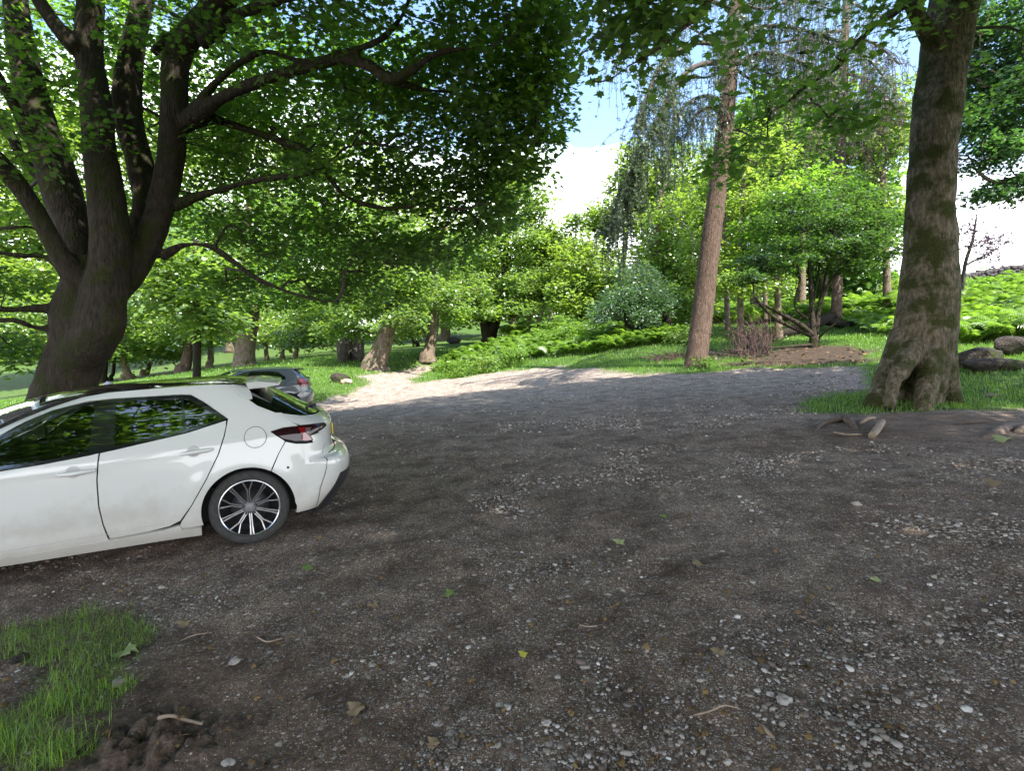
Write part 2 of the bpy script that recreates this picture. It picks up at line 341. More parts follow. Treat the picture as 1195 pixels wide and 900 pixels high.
# ================================================================== CARS
def pch(xs, ys):
    xs=np.array(xs,float); ys=np.array(ys,float); h=np.diff(xs); d=np.diff(ys)/h
    m=np.zeros(len(xs)); m[0]=d[0]; m[-1]=d[-1]
    for i in range(1,len(xs)-1):
        m[i]=0 if d[i-1]*d[i]<=0 else 2*d[i-1]*d[i]/(d[i-1]+d[i])
    def f(x):
        x=np.clip(np.asarray(x,float),xs[0],xs[-1]); i=np.clip(np.searchsorted(xs,x)-1,0,len(xs)-2)
        t=(x-xs[i])/h[i]; t2=t*t; t3=t2*t
        return (2*t3-3*t2+1)*ys[i]+(t3-2*t2+t)*h[i]*m[i]+(-2*t3+3*t2)*ys[i+1]+(t3-t2)*h[i]*m[i+1]
    return f
class Body:
    def __init__(s,W,XR,XF,AR,AF):
        s.W=pch(*zip(*W));s.XR=pch(*zip(*XR));s.XF=pch(*zip(*XF));s.AR=pch(*zip(*AR));s.AF=pch(*zip(*AF));s.L=1.25;s.n=2.8
    def half(s,x,z):
        w=s.W(z)
        for cx in (0,2.64):
            r=np.hypot(x-cx,z-0.33);w=w+0.022*np.exp(-((r-0.36)/0.13)**2)*(z<1.0)
        w=w-0.012*np.exp(-((z-0.36)/0.07)**2)*np.clip((x-.5)/.2,0,1)*np.clip((2.2-x)/.2,0,1)
        return w+0.006*np.exp(-((z-(0.90-0.05*x))/0.035)**2)
    def S(s,sv,z):
        sv,z=np.broadcast_arrays(np.asarray(sv,float),np.asarray(z,float))
        xr=s.XR(z);a=s.AR(z);xs=xr+a;xf=s.XF(z);b=s.AF(z);xe=xf-b
        t_r=np.clip((xs-sv)/s.L,0,1)*math.pi/2;t_f=np.clip((sv-xe)/s.L,0,1)*math.pi/2;e=2/s.n
        x=np.where(sv<xs,xs-a*np.sin(t_r)**e,np.where(sv>xe,xe+b*np.sin(t_f)**e,sv))
        y=s.half(np.clip(sv,xs,xe),z)*np.maximum(np.cos(t_r),0)**e*np.maximum(np.cos(t_f),0)**e
        return np.stack([x,y,z],-1)
    def N(s,sv,z,e=.004):
        sv=np.asarray(sv,float);z=np.asarray(z,float)
        a=s.S(sv-e,z)-s.S(sv+e,z);b=s.S(sv,z+e)-s.S(sv,z-e)
        n=np.cross(b,a);l=np.linalg.norm(n,axis=-1,keepdims=True);n=np.where(l>1e-12,n/np.maximum(l,1e-12),[[-1,0,0]])
        # left side: outward = +y
        sgn=np.sign(n[:,1:2]);return n*np.where(sgn==0,1,sgn)
def inpoly(poly,p):
    x,y=p;c=False;n=len(poly)
    for i in range(n):
        x1,y1=poly[i];x2,y2=poly[i-1]
        if (y1>y)!=(y2>y) and x<(x2-x1)*(y-y1)/(y2-y1)+x1:c=not c
    return c
def densify(poly,res):
    o=[]
    for i in range(len(poly)):
        a=np.array(poly[i],float);b=np.array(poly[(i+1)%len(poly)],float);k=max(1,int(np.ceil(np.linalg.norm(b-a)/res)))
        for j in range(k):o.append(tuple(a+(b-a)*j/k))
    return o
def circ(cx,cz,r,a0=0,a1=360,n=36): return [(cx+r*math.cos(math.radians(a0+(a1-a0)*i/n)),cz+r*math.sin(math.radians(a0+(a1-a0)*i/n))) for i in range(n+(0 if a1-a0==360 else 1))]
def panel(name,body,poly,mat,parent,side=1,off=0.,holes=(),res=.045,lip=.012):
    outs=densify(poly,res);hl=[densify(h,res) for h in holes]
    pts=list(outs);edges=[(i,(i+1)%len(outs)) for i in range(len(outs))]
    for h in hl:
        b=len(pts);pts+=h;edges+=[(b+i,b+(i+1)%len(h)) for i in range(len(h))]
    xs=[p[0] for p in outs];zs=[p[1] for p in outs]
    bd=np.array(pts)
    for gx in np.arange(min(xs)+res/2,max(xs),res):
        for gz in np.arange(min(zs)+res*.4,max(zs),res*.8):
            if inpoly(outs,(gx,gz)) and not any(inpoly(h,(gx,gz)) for h in hl) and np.min(np.hypot(bd[:,0]-gx,bd[:,1]-gz))>res*.38: pts.append((gx,gz))
    r=delaunay_2d_cdt([Vector(p) for p in pts],edges,[],0,1e-5)
    vv=[(v[0],v[1]) for v in r[0]];fs=[]
    for f in r[2]:
        c=(sum(vv[i][0] for i in f)/3,sum(vv[i][1] for i in f)/3)
        if inpoly(outs,c) and not any(inpoly(h,c) for h in hl):fs.append(list(f))
    vv=np.array(vv);V=body.S(vv[:,0],vv[:,1]);N=body.N(vv[:,0],vv[:,1])
    V=V+N*off
    cnt={}
    for f in fs:
        for i in range(3):
            e=(f[i],f[(i+1)%3]);cnt[e]=1
    bedge=[e for e in cnt if (e[1],e[0]) not in cnt]
    # orientation: make normals outward
    f0=np.array(fs);n0=np.cross(V[f0[:,1]]-V[f0[:,0]],V[f0[:,2]]-V[f0[:,0]]);ar=np.linalg.norm(n0,axis=1)
    keep=ar>1e-8
    flip=((n0*N[f0[:,0]]).sum(1)[keep]).sum()<0
    if flip:f0=f0[:,::-1]
    f0=f0[keep if not flip else keep]
    used=set(f0.ravel().tolist());be=[e for e in bedge if e[0] in used and e[1] in used]
    if flip:be=[(b,a) for a,b in be]
    ids=sorted({i for e in be for i in e});mp={k:len(V)+j for j,k in enumerate(ids)};mp2={k:len(V)+len(ids)+j for j,k in enumerate(ids)}
    top=V[ids];low=V[ids]-N[ids]*lip
    Vall=np.vstack([V,top,low]);Nall=np.vstack([N,np.zeros((2*len(ids),3))])
    q=np.array([[mp[b],mp[a],mp2[a],mp2[b]] for a,b in be]) if be and lip>0 else np.zeros((0,4),int)
    if side<0:
        Vall=Vall*[1,-1,1];Nall=Nall*[1,-1,1];f0=f0[:,::-1];q=q[:,::-1]
    me=npmesh(name,Vall,[f0,q] if len(q) else [f0])
    try:
        nn=[tuple(n) if i<len(N) else (0,0,0) for i,n in enumerate(Nall)]
        me.normals_split_custom_set_from_vertices(nn)
    except Exception as ex: print('normals',ex)
    return link(name,me,mat,parent)
def patch(name,fn,us,vs,mat,parent,thick=.012):
    U,Vv=np.meshgrid(us,vs,indexing='ij');V=fn(U,Vv).reshape(-1,3);a,b=len(us),len(vs)
    i=np.arange(a-1)[:,None]*b;j=np.arange(b-1)[None]
    Fq=np.stack([i+j,i+j+1,i+b+j+1,i+b+j],-1).reshape(-1,4)
    # make normals up
    n=np.cross(V[Fq[:,1]]-V[Fq[:,0]],V[Fq[:,2]]-V[Fq[:,0]]).sum(0)
    if n[2]<0:Fq=Fq[:,::-1]
    # edge skirt downward
    ring=[r*b for r in range(a)]+[(a-1)*b+c for c in range(1,b)]+[r*b+b-1 for r in range(a-2,-1,-1)]+[c for c in range(b-2,0,-1)]
    off=len(V);V2=np.vstack([V,V[ring]-[0,0,thick]]);m=len(ring)
    q=np.array([[ring[k],ring[(k+1)%m],off+(k+1)%m,off+k] for k in range(m)])
    return link(name,npmesh(name,V2,[np.vstack([Fq,q])]),mat,parent)
def carpaint(name,c,dirt=True):
    m,nt,out=mat_new(name);b=nd(nt,'ShaderNodeBsdfPrincipled',inp={'Roughness':.32,'Coat Weight':1.,'Coat Roughness':.03,'Specular IOR Level':.4})
    tc=nd(nt,'ShaderNodeTexCoord').outputs['Object'];sx=nd(nt,'ShaderNodeSeparateXYZ');nt.links.new(tc,sx.inputs[0])
    n=nd(nt,'ShaderNodeTexNoise',inp={'Scale':5.,'Detail':9.,'Roughness':.7});nt.links.new(tc,n.inputs['Vector'])
    zz=nd(nt,'ShaderNodeMapRange',inp={1:.15,2:.75,3:.42,4:-.12});nt.links.new(sx.outputs[2],zz.inputs[0])
    ad=nd(nt,'ShaderNodeMath',operation='ADD');nt.links.new(n.outputs[0],ad.inputs[0]);nt.links.new(zz.outputs[0],ad.inputs[1])
    f=ramp(nt,ad.outputs[0],[(.50,(0,0,0)),(.95,(.55,.55,.55))])
    mx=nd(nt,'ShaderNodeMix',data_type='RGBA');nt.links.new(f,mx.inputs[0]);mx.inputs[6].default_value=(*c,1);mx.inputs[7].default_value=(.33,.28,.22,1)
    nt.links.new(mx.outputs[2],b.inputs['Base Color'])
    cw=nd(nt,'ShaderNodeMath',operation='SUBTRACT',inp={0:1.});nt.links.new(f,cw.inputs[1]);nt.links.new(cw.outputs[0],b.inputs['Coat Weight'])
    nt.links.new(b.outputs[0],out.inputs[0]);return m
def glassmat(name,tint,refl=1.):
    m,nt,out=mat_new(name);t=nd(nt,'ShaderNodeBsdfTransparent',inp={'Color':(*tint,1)});g=nd(nt,'ShaderNodeBsdfGlossy',inp={'Roughness':.015,'Color':(.95,.97,1,1)})
    fr=nd(nt,'ShaderNodeFresnel',inp={'IOR':1.7});ml=nd(nt,'ShaderNodeMath',operation='MULTIPLY_ADD',inp={1:refl,2:.03});nt.links.new(fr.outputs[0],ml.inputs[0])
    mx=nd(nt,'ShaderNodeMixShader');nt.links.new(ml.outputs[0],mx.inputs[0]);nt.links.new(t.outputs[0],mx.inputs[1]);nt.links.new(g.outputs[0],mx.inputs[2]);nt.links.new(mx.outputs[0],out.inputs[0]);return m
M_white=carpaint('white_paint',(.52,.53,.51));M_grey=carpaint('silver_blue_paint',(.075,.09,.10))
M_dark=simple('dark_plastic',(.022,.022,.025),.45,noise=(20,.2));M_black=simple('gloss_black',(.008,.008,.01),.12,coat=1)
M_under=simple('underbody',(.006,.006,.006),.9);M_tyre=simple('tyre_rubber',(.028,.027,.026),.82,noise=(30,.35),bump=.2)
M_alloy=simple('machined_alloy',(.55,.55,.56),.28,metal=1,noise=(40,.12));M_hub=simple('hub_plastic',(.16,.16,.165),.45);M_alloyd=simple('dark_alloy',(.05,.05,.055),.4,metal=.6)
M_glass=glassmat('tinted_glass',(.10,.12,.11),1.7);M_glass2=glassmat('clear_glass',(.30,.35,.32),1.7);M_red=simple('red_lens',(.17,.006,.008),.12,coat=1);M_smoke=simple('smoked_lens',(.016,.005,.006),.12,coat=.25,spec=.3)
M_lamp=simple('dull_lens',(.10,.06,.06),.15,coat=.3);M_clear=simple('clear_lens',(.5,.5,.52),.1,coat=1);M_seat=simple('seat_cloth',(.02,.02,.022),.9);M_plate=simple('yellow_plate',(.65,.5,.05),.5);M_chrome=simple('bright_trim',(.6,.6,.62),.2,metal=1)
M_recess_shade=simple('handle_shadow_paint',(.36,.365,.36),.4)  # darker body tone: painted shade for handle hollows and sill crease
def wheel(parent,cx,side,R=.318,rr=.243,wy=.875,wdt=.215):
    """tyre, rim with ten split spokes"""
    w=bpy.data.objects.new('wheel',None);col.objects.link(w);w.parent=parent;w.location=(cx,side*wy,R)
    def lathe(name,prof,mat,par,k=56):
        a=np.arange(k)/k*2*math.pi;pr=np.array(prof)
        V=np.stack([pr[:,1][:,None]*np.cos(a),side*pr[:,0][:,None]*np.ones(k),pr[:,1][:,None]*np.sin(a)],-1).reshape(-1,3)
        n=len(pr);i=np.arange(n-1)[:,None]*k;j=np.arange(k)[None];j2=(j+1)%k
        Fq=np.stack([i+j,i+j2,i+k+j2,i+k+j],-1).reshape(-1,4)
        if side<0:Fq=Fq[:,::-1]
        return link(name,npmesh(name,V,Fq),mat,par)
    h=wdt
    lathe('tyre',[(0,rr),(.006,rr+.004),(.008,rr+.02),(.010,rr+.045),(.002,R-.015),(-.012,R-.004),(-.02,R),(-h*.35,R+.001),(-h*.36,R-.007),(-h*.39,R-.007),(-h*.4,R+.001),(-h*.6,R+.001),(-h+.02,R),(-h+.005,R-.012),(-h,rr+.03),(-h+.01,rr)],M_tyre,w)
    rim=lathe('rim',[(-.002,rr),(.002,rr-.004),(-.002,rr-.011),(-.012,rr-.016),(-.05,rr-.022),(-.12,rr-.03),(-.125,.02)],[M_alloyd],w)
    mb=MB()
    # bright outer lip
    a=np.arange(72)/72*2*math.pi
    V=[];
    for (yy,r) in ((.0035,rr-.001),(.0055,rr-.007),(.001,rr-.013)):
        V.append(np.stack([r*np.cos(a),side*yy*np.ones(72),r*np.sin(a)],-1))
    i=np.arange(2)[:,None]*72;j=np.arange(72)[None];j2=(j+1)%72;Fq=np.stack([i+j,i+j2,i+72+j2,i+72+j],-1).reshape(-1,4)
    mb.add(np.concatenate(V),Fq if side>0 else Fq[:,::-1])
    def bar(a0,r0,a1,r1,w0,w1,d0,d1):
        p0=np.array([r0*math.cos(a0),r0*math.sin(a0)]);p1=np.array([r1*math.cos(a1),r1*math.sin(a1)])
        t=(p1-p0)/np.linalg.norm(p1-p0);nn=np.array([-t[1],t[0]])
        c=[p0-nn*w0,p0+nn*w0,p1+nn*w1,p1-nn*w1];Vv=[]
        for dd in (0,-.022):
            for k,q in enumerate(c):
                dep=(d0 if k<2 else d1)+dd;Vv.append([q[0],side*dep,q[1]])
        Ff=np.array([[0,1,2,3],[4,7,6,5],[0,4,5,1],[1,5,6,2],[2,6,7,3],[3,7,4,0]])
        mb.add(Vv,Ff if side<0 else Ff[:,::-1])
    for k in range(10):
        th=math.radians(90+36*k+0);wide=k%2==0
        for sgn in(-1,1):
            g=.10 if not wide else .085
            bar(th+sgn*.14,.052,th+sgn*.052,.15,.0042,.0042,-.022,-.012)
            if wide: bar(th+sgn*.052,.15,th+sgn*.17,rr-.008,.0042,.0055,-.012,-.002)
            else: bar(th+sgn*.052,.15,th+sgn*.05,rr-.008,.0042,.0055,-.012,-.002)
    mb.obj('spokes',M_alloy,rim,smooth=False)
    mb=MB();a=np.arange(30)/30*2*math.pi
    pr=[(-.05,.055),(-.03,.050),(-.025,.035),(-.021,.030),(-.019,.028),(-.019,.001)]
    V=np.stack([np.array([[r*math.cos(t),side*y,r*math.sin(t)] for t in a]) for y,r in pr]).reshape(-1,3)
    i=np.arange(len(pr)-1)[:,None]*30;j=np.arange(30)[None];j2=(j+1)%30;Fq=np.stack([i+j,i+j2,i+30+j2,i+30+j],-1).reshape(-1,4)
    mb.add(V,Fq if side>0 else Fq[:,::-1]);mb.obj('hub_cap',M_hub,rim)
    for k in range(5):
        t=math.radians(90+72*k);mb=MB();tube(mb,[(.057*math.cos(t),-side*.03,.057*math.sin(t)),(.057*math.cos(t),-side*.008,.057*math.sin(t))],.009,8)
        mb.obj('wheel_nut',M_dark,rim)
    mb=MB();tube(mb,[(0,-side*.075,0),(0,-side*.06,0)],.15,32);mb.obj('brake_disc',M_alloyd,w)
    return w
W0=[(.12,.80),(.18,.835),(.25,.865),(.4,.885),(.55,.893),(.7,.89),(.82,.882),(.9,.865),(.97,.838),(1.05,.795),(1.15,.745),(1.3,.655),(1.38,.60),(1.42,.55)]
XF0=[(.12,3.38),(.2,3.48),(.35,3.56),(.5,3.57),(.62,3.54),(.72,3.42),(.80,3.2),(.88,2.85),(.95,2.45),(1.0,2.2),(1.1,1.98),(1.2,1.75),(1.3,1.48),(1.38,1.2),(1.42,1.0)]
AF0=[(.12,.75),(.6,.75),(.75,.7),(.95,.5),(1.1,.45),(1.42,.4)]
BW=Body(W0,[(.12,-.66),(.2,-.74),(.3,-.83),(.42,-.91),(.56,-.94),(.645,-.91),(.68,-.81),(.74,-.785),(.86,-.79),(.94,-.80),(.985,-.77),(1.03,-.69),(1.1,-.56),(1.2,-.40),(1.3,-.24),(1.38,-.10),(1.42,0)],
 XF0,[(.12,.45),(.55,.42),(.7,.38),(.95,.40),(1.1,.40),(1.42,.35)],AF0)
BG=Body([(a*1.03,b*.99) for a,b in W0],[(.12,-.60),(.2,-.66),(.3,-.72),(.42,-.79),(.56,-.82),(.66,-.81),(.72,-.76),(.86,-.745),(.98,-.72),(1.06,-.68),(1.15,-.60),(1.25,-.49),(1.35,-.38),(1.40,-.32),(1.45,-.2)],
 [(a*1.03,b) for a,b in XF0],[(.12,.45),(.7,.42),(1.05,.42),(1.2,.34),(1.45,.25)],[(a*1.03,b) for a,b in AF0])
arcR=circ(-.03,.31,.365,180+14,-14,26)   # from rear foot over the top to the front foot
arcF=circ(2.61,.31,.365,-14,194,26)
def hatchback(name,label,cat,body,paint,hero,roofmat):
    root=bpy.data.objects.new(name,None);col.objects.link(root);setp(root,label,cat)
    g=hero
    if g:
        trim=[(.082,1.090),(.25,1.228),(.36,1.303),(.43,1.311),(.9,1.320),(1.1,1.314),(1.38,1.272),(1.54,1.202),(1.66,1.092),(1.76,1.0),(1.90,.915),(1.98,.872),(1.62,.872),(1.35,.888),(1.05,.918),(.9,.937),(.39,1.012)]
        wins=[('front_window',[(1.062,.943),(1.35,.911),(1.62,.896),(1.86,.889),(1.79,.96),(1.635,1.07),(1.51,1.178),(1.365,1.246),(1.1,1.287),(1.027,1.288)]),
              ('rear_window',[(.892,.962),(.415,1.032),(.425,1.286),(.885,1.297)]),
              ('quarter_window',[(.395,1.035),(.125,1.093),(.27,1.198),(.37,1.272),(.405,1.28)])]
        fd=[(.994,.922),(1.021,.722),(1.029,.52),(1.022,.361),(.996,.226),(2.04,.205),(2.12,.5),(2.1,.8),(2.0,.868),(1.62,.866),(1.35,.882),(1.05,.912)]
        rd=[(.983,.921),(1.011,.722),(1.019,.52),(1.012,.361),(.984,.236),(.711,.247),(.57,.266),(.49,.301),(.397,.42),(.273,.618),(.168,.814),(.118,.95),(.097,1.03),(.093,1.074),(.39,1.004),(.9,.931)]
        quarter=[(.478,.294),(.388,.42),(.264,.618),(.158,.814),(.108,.95),(.087,1.04),(.075,1.088),(.245,1.237),(.352,1.312),(.43,1.320),(.9,1.329),(1.1,1.323),(1.385,1.281),(1.545,1.212),(1.67,1.1),(1.77,1.006),(1.92,.915),(1.99,.880),(2.06,.885),(2.12,.93),(2.06,1.0),(1.87,1.1),(1.70,1.2),(1.5,1.29),(1.29,1.352),(.98,1.377),(.5,1.383),(.2,1.38),(-.134,1.365),(-.060,1.335),(-.052,1.262),(-.115,1.245),(-.175,1.175),(-.34,1.10),(-.43,1.094),(-.425,1.008),(-.48,.976),(-.346,.974),(-.25,.954),(-.247,.946),(-.352,.858),(-.346,.843),(-.29,.755),(-.232,.645)]+[p for p in circ(-.03,.31,.365,122,-12,20)]+[(.50,.225),(.49,.27)]
        light=[(-.258,.948),(-.346,.968),(-.53,.973),(-.8,.967),(-1.0,.957),(-1.04,.93),(-.82,.905),(-.64,.885),(-.69,.835),(-.55,.840),(-.43,.848),(-.345,.880)]
        tail=[(-.437,1.088),(-.7,1.05),(-1,1.035),(-1.9,1.02),(-1.9,.69),(-1.02,.69),(-.965,.78),(-.83,.895),(-1.055,.922),(-1.01,.966),(-.8,.976),(-.53,.982),(-.433,1.012)]
        bump=[(-.36,.851),(-.43,.824),(-.55,.813),(-.695,.811),(-.65,.876),(-.825,.885),(-.953,.775),(-1.01,.682),(-1.9,.682),(-1.9,.235),(-.65,.225),(-.40,.215)]+circ(-.03,.31,.365,194,123,10)+[(-.298,.755)]
        hglass=[(-.125,1.24),(-.18,1.17),(-.345,1.1),(-.44,1.096),(-.7,1.058),(-1.0,1.043),(-1.9,1.028),(-1.9,1.33),(-.6,1.33),(-.2,1.325)]
        diff=[(-1.0,.50),(-1.9,.50),(-1.9,.16),(-.66,.17),(-.76,.3)]
    else:
        trim=[(.02,1.10),(.03,1.16),(.22,1.31),(.43,1.35),(.9,1.362),(1.1,1.356),(1.38,1.31),(1.54,1.24),(1.66,1.13),(1.76,1.03),(1.90,.945),(1.98,.90),(1.62,.90),(1.35,.915),(1.05,.945),(.9,.96),(.39,1.03)]
        wins=[('front_window',[(1.062,.97),(1.35,.94),(1.62,.925),(1.86,.918),(1.79,.99),(1.635,1.10),(1.51,1.21),(1.365,1.28),(1.1,1.325),(1.027,1.33)]),
              ('rear_window',[(.92,.985),(.42,1.05),(.06,1.11),(.06,1.16),(.23,1.285),(.43,1.325),(.91,1.338)])]
        fd=[(.994,.948),(1.021,.722),(1.029,.52),(1.022,.361),(.996,.226),(2.04,.205),(2.12,.5),(2.1,.8),(2.0,.895),(1.62,.894),(1.35,.909),(1.05,.939)]
        rd=[(.983,.945),(1.011,.722),(1.019,.52),(1.012,.361),(.984,.236),(.711,.247),(.57,.266),(.49,.301),(.397,.42),(.273,.618),(.15,.814),(.05,.95),(.02,1.03),(.015,1.092),(.39,1.022),(.9,.953)]
        quarter=[(.478,.294),(.388,.42),(.264,.618),(.14,.814),(.04,.95),(.012,1.03),(.005,1.10),(.015,1.165),(.21,1.318),(.43,1.358),(.9,1.37),(1.1,1.364),(1.385,1.318),(1.545,1.25),(1.67,1.138),(1.77,1.037),(1.92,.943),(1.99,.908),(2.06,.912),(2.12,.955),(2.06,1.03),(1.87,1.135),(1.70,1.235),(1.5,1.33),(1.29,1.39),(.98,1.41),(.5,1.417),(.2,1.41),(-.12,1.395),(-.27,1.36),(-.20,1.3),(-.33,1.12),(-.47,1.10),(-.34,1.08),(-.30,.96),(-.36,.86),(-.40,.72),(-.30,.66)]+[p for p in circ(-.03,.31,.365,115,-12,20)]+[(.50,.225),(.49,.27)]
        light=[(-.345,1.075),(-.50,1.095),(-.85,1.03),(-.90,.90),(-.62,.87),(-.37,.865),(-.31,.96)]
        tail=[(-.475,1.098),(-.9,1.095),(-1.9,1.09),(-1.9,.66),(-.95,.66),(-.91,.9),(-.86,1.035),(-.50,1.10)]
        bump=[(-.37,.855),(-.62,.862),(-.9,.893),(-.94,.652),(-1.9,.652),(-1.9,.2),(-.62,.2),(-.40,.215)]+circ(-.03,.31,.365,194,130,10)+[(-.41,.72)]
        hglass=[(-.215,1.3),(-.34,1.125),(-.48,1.105),(-.9,1.103),(-1.9,1.10),(-1.9,1.375),(-.7,1.38),(-.29,1.365)]
        diff=[(-.85,.36),(-1.9,.36),(-1.9,.16),(-.62,.17),(-.7,.3)]
    fender=[(2.05,.205),(2.25,.22)]+circ(2.61,.31,.365,194,60,20)+[(2.95,.72),(3.0,.8),(2.9,.84),(2.5,.915),(2.12,.925),(2.065,.88),(2.01,.87),(2.11,.8),(2.13,.5)]
    fbump=circ(2.61,.31,.365,58,-14,10)+[(3.05,.18),(4.6,.18),(4.6,.70),(3.2,.72),(3.02,.77),(2.96,.71)]
    sill=[(2.22,.148),(2.24,.205),(1.6,.212),(.99,.226),(.62,.240),(.50,.262),(.48,.215),(.345,.215),(.35,.147)]
    sillL=sill
    sc=g and 1 or 1
    for side in(1,-1):
        w=wins
        panel('window_trim',body,trim,M_black,root,side,.0,[p for _,p in wins],lip=.006)
        for nme,p in wins:
            panel(nme,body,p,M_glass if nme!='front_window' else M_glass2,root,side,-.003,lip=0)
        d=panel('front_door',body,fd,paint,root,side);panel_handle(d,body,1.14 if g else 1.16,.797 if g else .86,side,paint)
        d=panel('rear_door',body,rd,paint,root,side);panel_handle(d,body,.323 if g else .3,.853 if g else .92,side,paint)
        q=panel('rear_quarter',body,quarter,paint,root,side)
        if side>0 and g:
            # fuel flap: thin dark ring and a flush disc
            o=circ(-.125,.916,.088);i=circ(-.125,.916,.084)
            panel('fuel_flap_gap',body,o,M_under,q,side,.003,[i],res=.02,lip=0);panel('fuel_flap',body,circ(-.125,.916,.0835),paint,q,side,.0032,res=.02,lip=.001)
        panel('front_wing',body,fender,paint,root,side);panel('sill',body,sillL,paint,root,side,.012,lip=.03)
        panel('rear_bumper',body,bump,paint,root,side,.002);panel('front_bumper',body,fbump,paint,root,side,.001)
        panel('tailgate',body,tail,paint,root,side,-.004)
        panel('rear_diffuser',body,diff,M_dark,root,side,.010,lip=.03)
        l=panel('tail_light',body,light,M_smoke if g else M_red,root,side,.004,lip=.02,res=.03)
        if g:
            panel('brake_lens',body,[(-.47,.955),(-.56,.952),(-.545,.92),(-.60,.885),(-.66,.84),(-.57,.838),(-.50,.845),(-.52,.88)],M_red,l,side,.007,lip=.002,res=.025)
            panel('indicator_lens',body,[(-.565,.948),(-.66,.945),(-.62,.915),(-.60,.895),(-.56,.92)],M_lamp,l,side,.007,lip=.002,res=.025)
        if g:
            panel('bumper_seam',body,[(-.955,.776),(-.74,.627),(-.622,.407),(-.652,.232),(-.660,.232),(-.631,.407),(-.749,.627),(-.965,.776)],M_under,root,side,.0045,lip=0,res=.02)
            panel('parking_sensor',body,circ(-.36,.63,.012,n=14),M_dark,root,side,.004,lip=0,res=.02)
            panel('sill_crease_shade',body,[(1.7,.268),(1.02,.280),(.6,.300),(.6,.294),(1.02,.274),(1.7,.262)],M_recess_shade,root,side,.002,lip=0,res=.03)  # flat strip, painted as the shade along a sill crease
        panel('headlight',body,[(3.02,.785),(3.2,.73),(3.5,.725),(3.5,.765),(3.2,.80),(2.95,.835)],M_clear,root,side,.003)
        panel('rear_windscreen',body,hglass,M_glass,root,side,-.003,lip=0)
        # dark inner structure seen through gaps and arches
        inner=[(-1.9,.17),(-.42,.17)]+circ(-.03,.31,.385,194,-14,20)+[(.4,.17),(2.2,.17)]+circ(2.61,.31,.385,194,-14,20)+[(3.05,.17),(4.6,.17),(4.6,.72),(3.0,.78),(2.5,.86),(1.9,.85),(.9,.90),(.1,1.0),(-.4,.98),(-1.9,.98)]
        panel('body_shell',body,inner,M_under,root,side,-.022,lip=0,res=.08)
        for cx in(-.03,2.61):
            mb=MB();k=24;a=np.radians(np.linspace(-20,200,k));r=.385
            V=[];
            for yy in(.86,.45):
                V.append(np.stack([cx+r*np.cos(a),side*yy*np.ones(k),.31+r*np.sin(a)],-1))
            i=np.arange(k-1);Fq=np.stack([i,i+1,k+i+1,k+i],-1);mb.add(np.concatenate(V),Fq)
            c=len(mb.V[0]);V2=np.vstack([V[1],[[cx,side*.45,.25]]]);mb.add(V2,np.stack([i,i+1,np.full(k-1,k)],-1))
            mb.obj('wheel_arch_liner',M_under,root)
            wheel(root,cx,side)
    # roof
    zr=pch([-.34,-.134,.2,.5,.98,1.29,1.5],[1.345,1.365,1.38,1.383,1.377,1.352,1.30]) if g else pch([-.45,-.12,.2,.5,.98,1.29,1.5],[1.365,1.395,1.41,1.417,1.41,1.39,1.335])
    x0,x1=(-.10,1.42) if g else (-.25,1.42)
    def roof(u,v):
        z=zr(u);y=body.S(u,z)[...,1];cr=.05*np.clip((u-x0)/.5+.55,0,1)
        fr=.05*(np.abs(v)<.999)*((1-v*v))*np.clip((u-1.2)/.3,0,1)
        return np.stack([u+.10*(1-v*v)*np.clip((u-1.1)/.35,0,1),v*(y-.012),z+cr*(1-np.abs(v)**2.6)],-1)
    patch('roof',roof,np.linspace(x0,x1,30),np.linspace(-1,1,31),roofmat,root)
    # windscreen and bonnet
    def ws(u,v):
        z=1.30+(.94-1.30)*u if g else 1.33+(.96-1.33)*u
        zt=zr(1.42)+.05*(1-np.abs(v)**2.6)
        xe=pch([0,.3,.6,1],[1.44,1.74,2.02,2.36])(u);ye=pch([0,1],[.62,.74])(u)
        zz=zt*(1-u)+(.945+.03*(1-v*v))*u+.03*np.sin(u*math.pi)
        return np.stack([xe+.10*(1-v*v)*(1+0*u)+.08*(1-v*v)*u,v*ye,zz],-1)
    patch('windscreen',ws,np.linspace(0,1,20),np.linspace(-1,1,21),M_glass2,root,.004)
    def bn(u,v):
        x=2.34+u*1.08;y=pch([0,.5,1],[.79,.78,.62])(u)
        z=pch([0,.4,.8,1],[.915,.885,.80,.73])(u)+.07*(1-np.abs(v)**2.2)*(1-.3*u)
        return np.stack([x+.12*(1-v*v),v*y,z],-1)
    patch('bonnet',bn,np.linspace(0,1,24),np.linspace(-1,1,25),paint,root)
    # spoiler
    if g:
        mb=MB();vs=np.linspace(-1,1,25)
        def ring(v):
            av=abs(v);y=.585-.0;tip=-.335-.03*(1-v*v);z0=zr(-.08)+.028*(1-av**2.6)
            return [( -.075,v*.60,z0+.004),(-.20,v*.575,zr(-.20)+.030*(1-av**3)+.012),(tip,v*.545,1.345+.022*(1-av**3)),(tip-.005,v*.545,1.328+.02*(1-av**3)),(-.20,v*.565,1.318),(-.09,v*.575,1.315)]
        V=np.array([ring(v) for v in vs]).reshape(-1,3);n=len(vs)
        Fq=[[i*6+k,i*6+(k+1)%6,(i+1)*6+(k+1)%6,(i+1)*6+k] for i in range(n-1) for k in range(6)]
        mb.add(V,Fq);mb.add(V[:6],[[0,1,4,5],[1,2,3,4]]);mb.add(V[-6:],[[5,4,1,0],[4,3,2,1]])
        sp_=mb.obj('spoiler',paint,root)
        for side in(1,-1):
            panel('spoiler_fin',body,[(-.06,1.362),(-.21,1.364),(-.35,1.338),(-.32,1.318),(-.19,1.232),(-.125,1.228),(-.057,1.262)],paint,sp_,side,.006,lip=.02,res=.03)
    else:
        mb=MB();vs=np.linspace(-1,1,21)
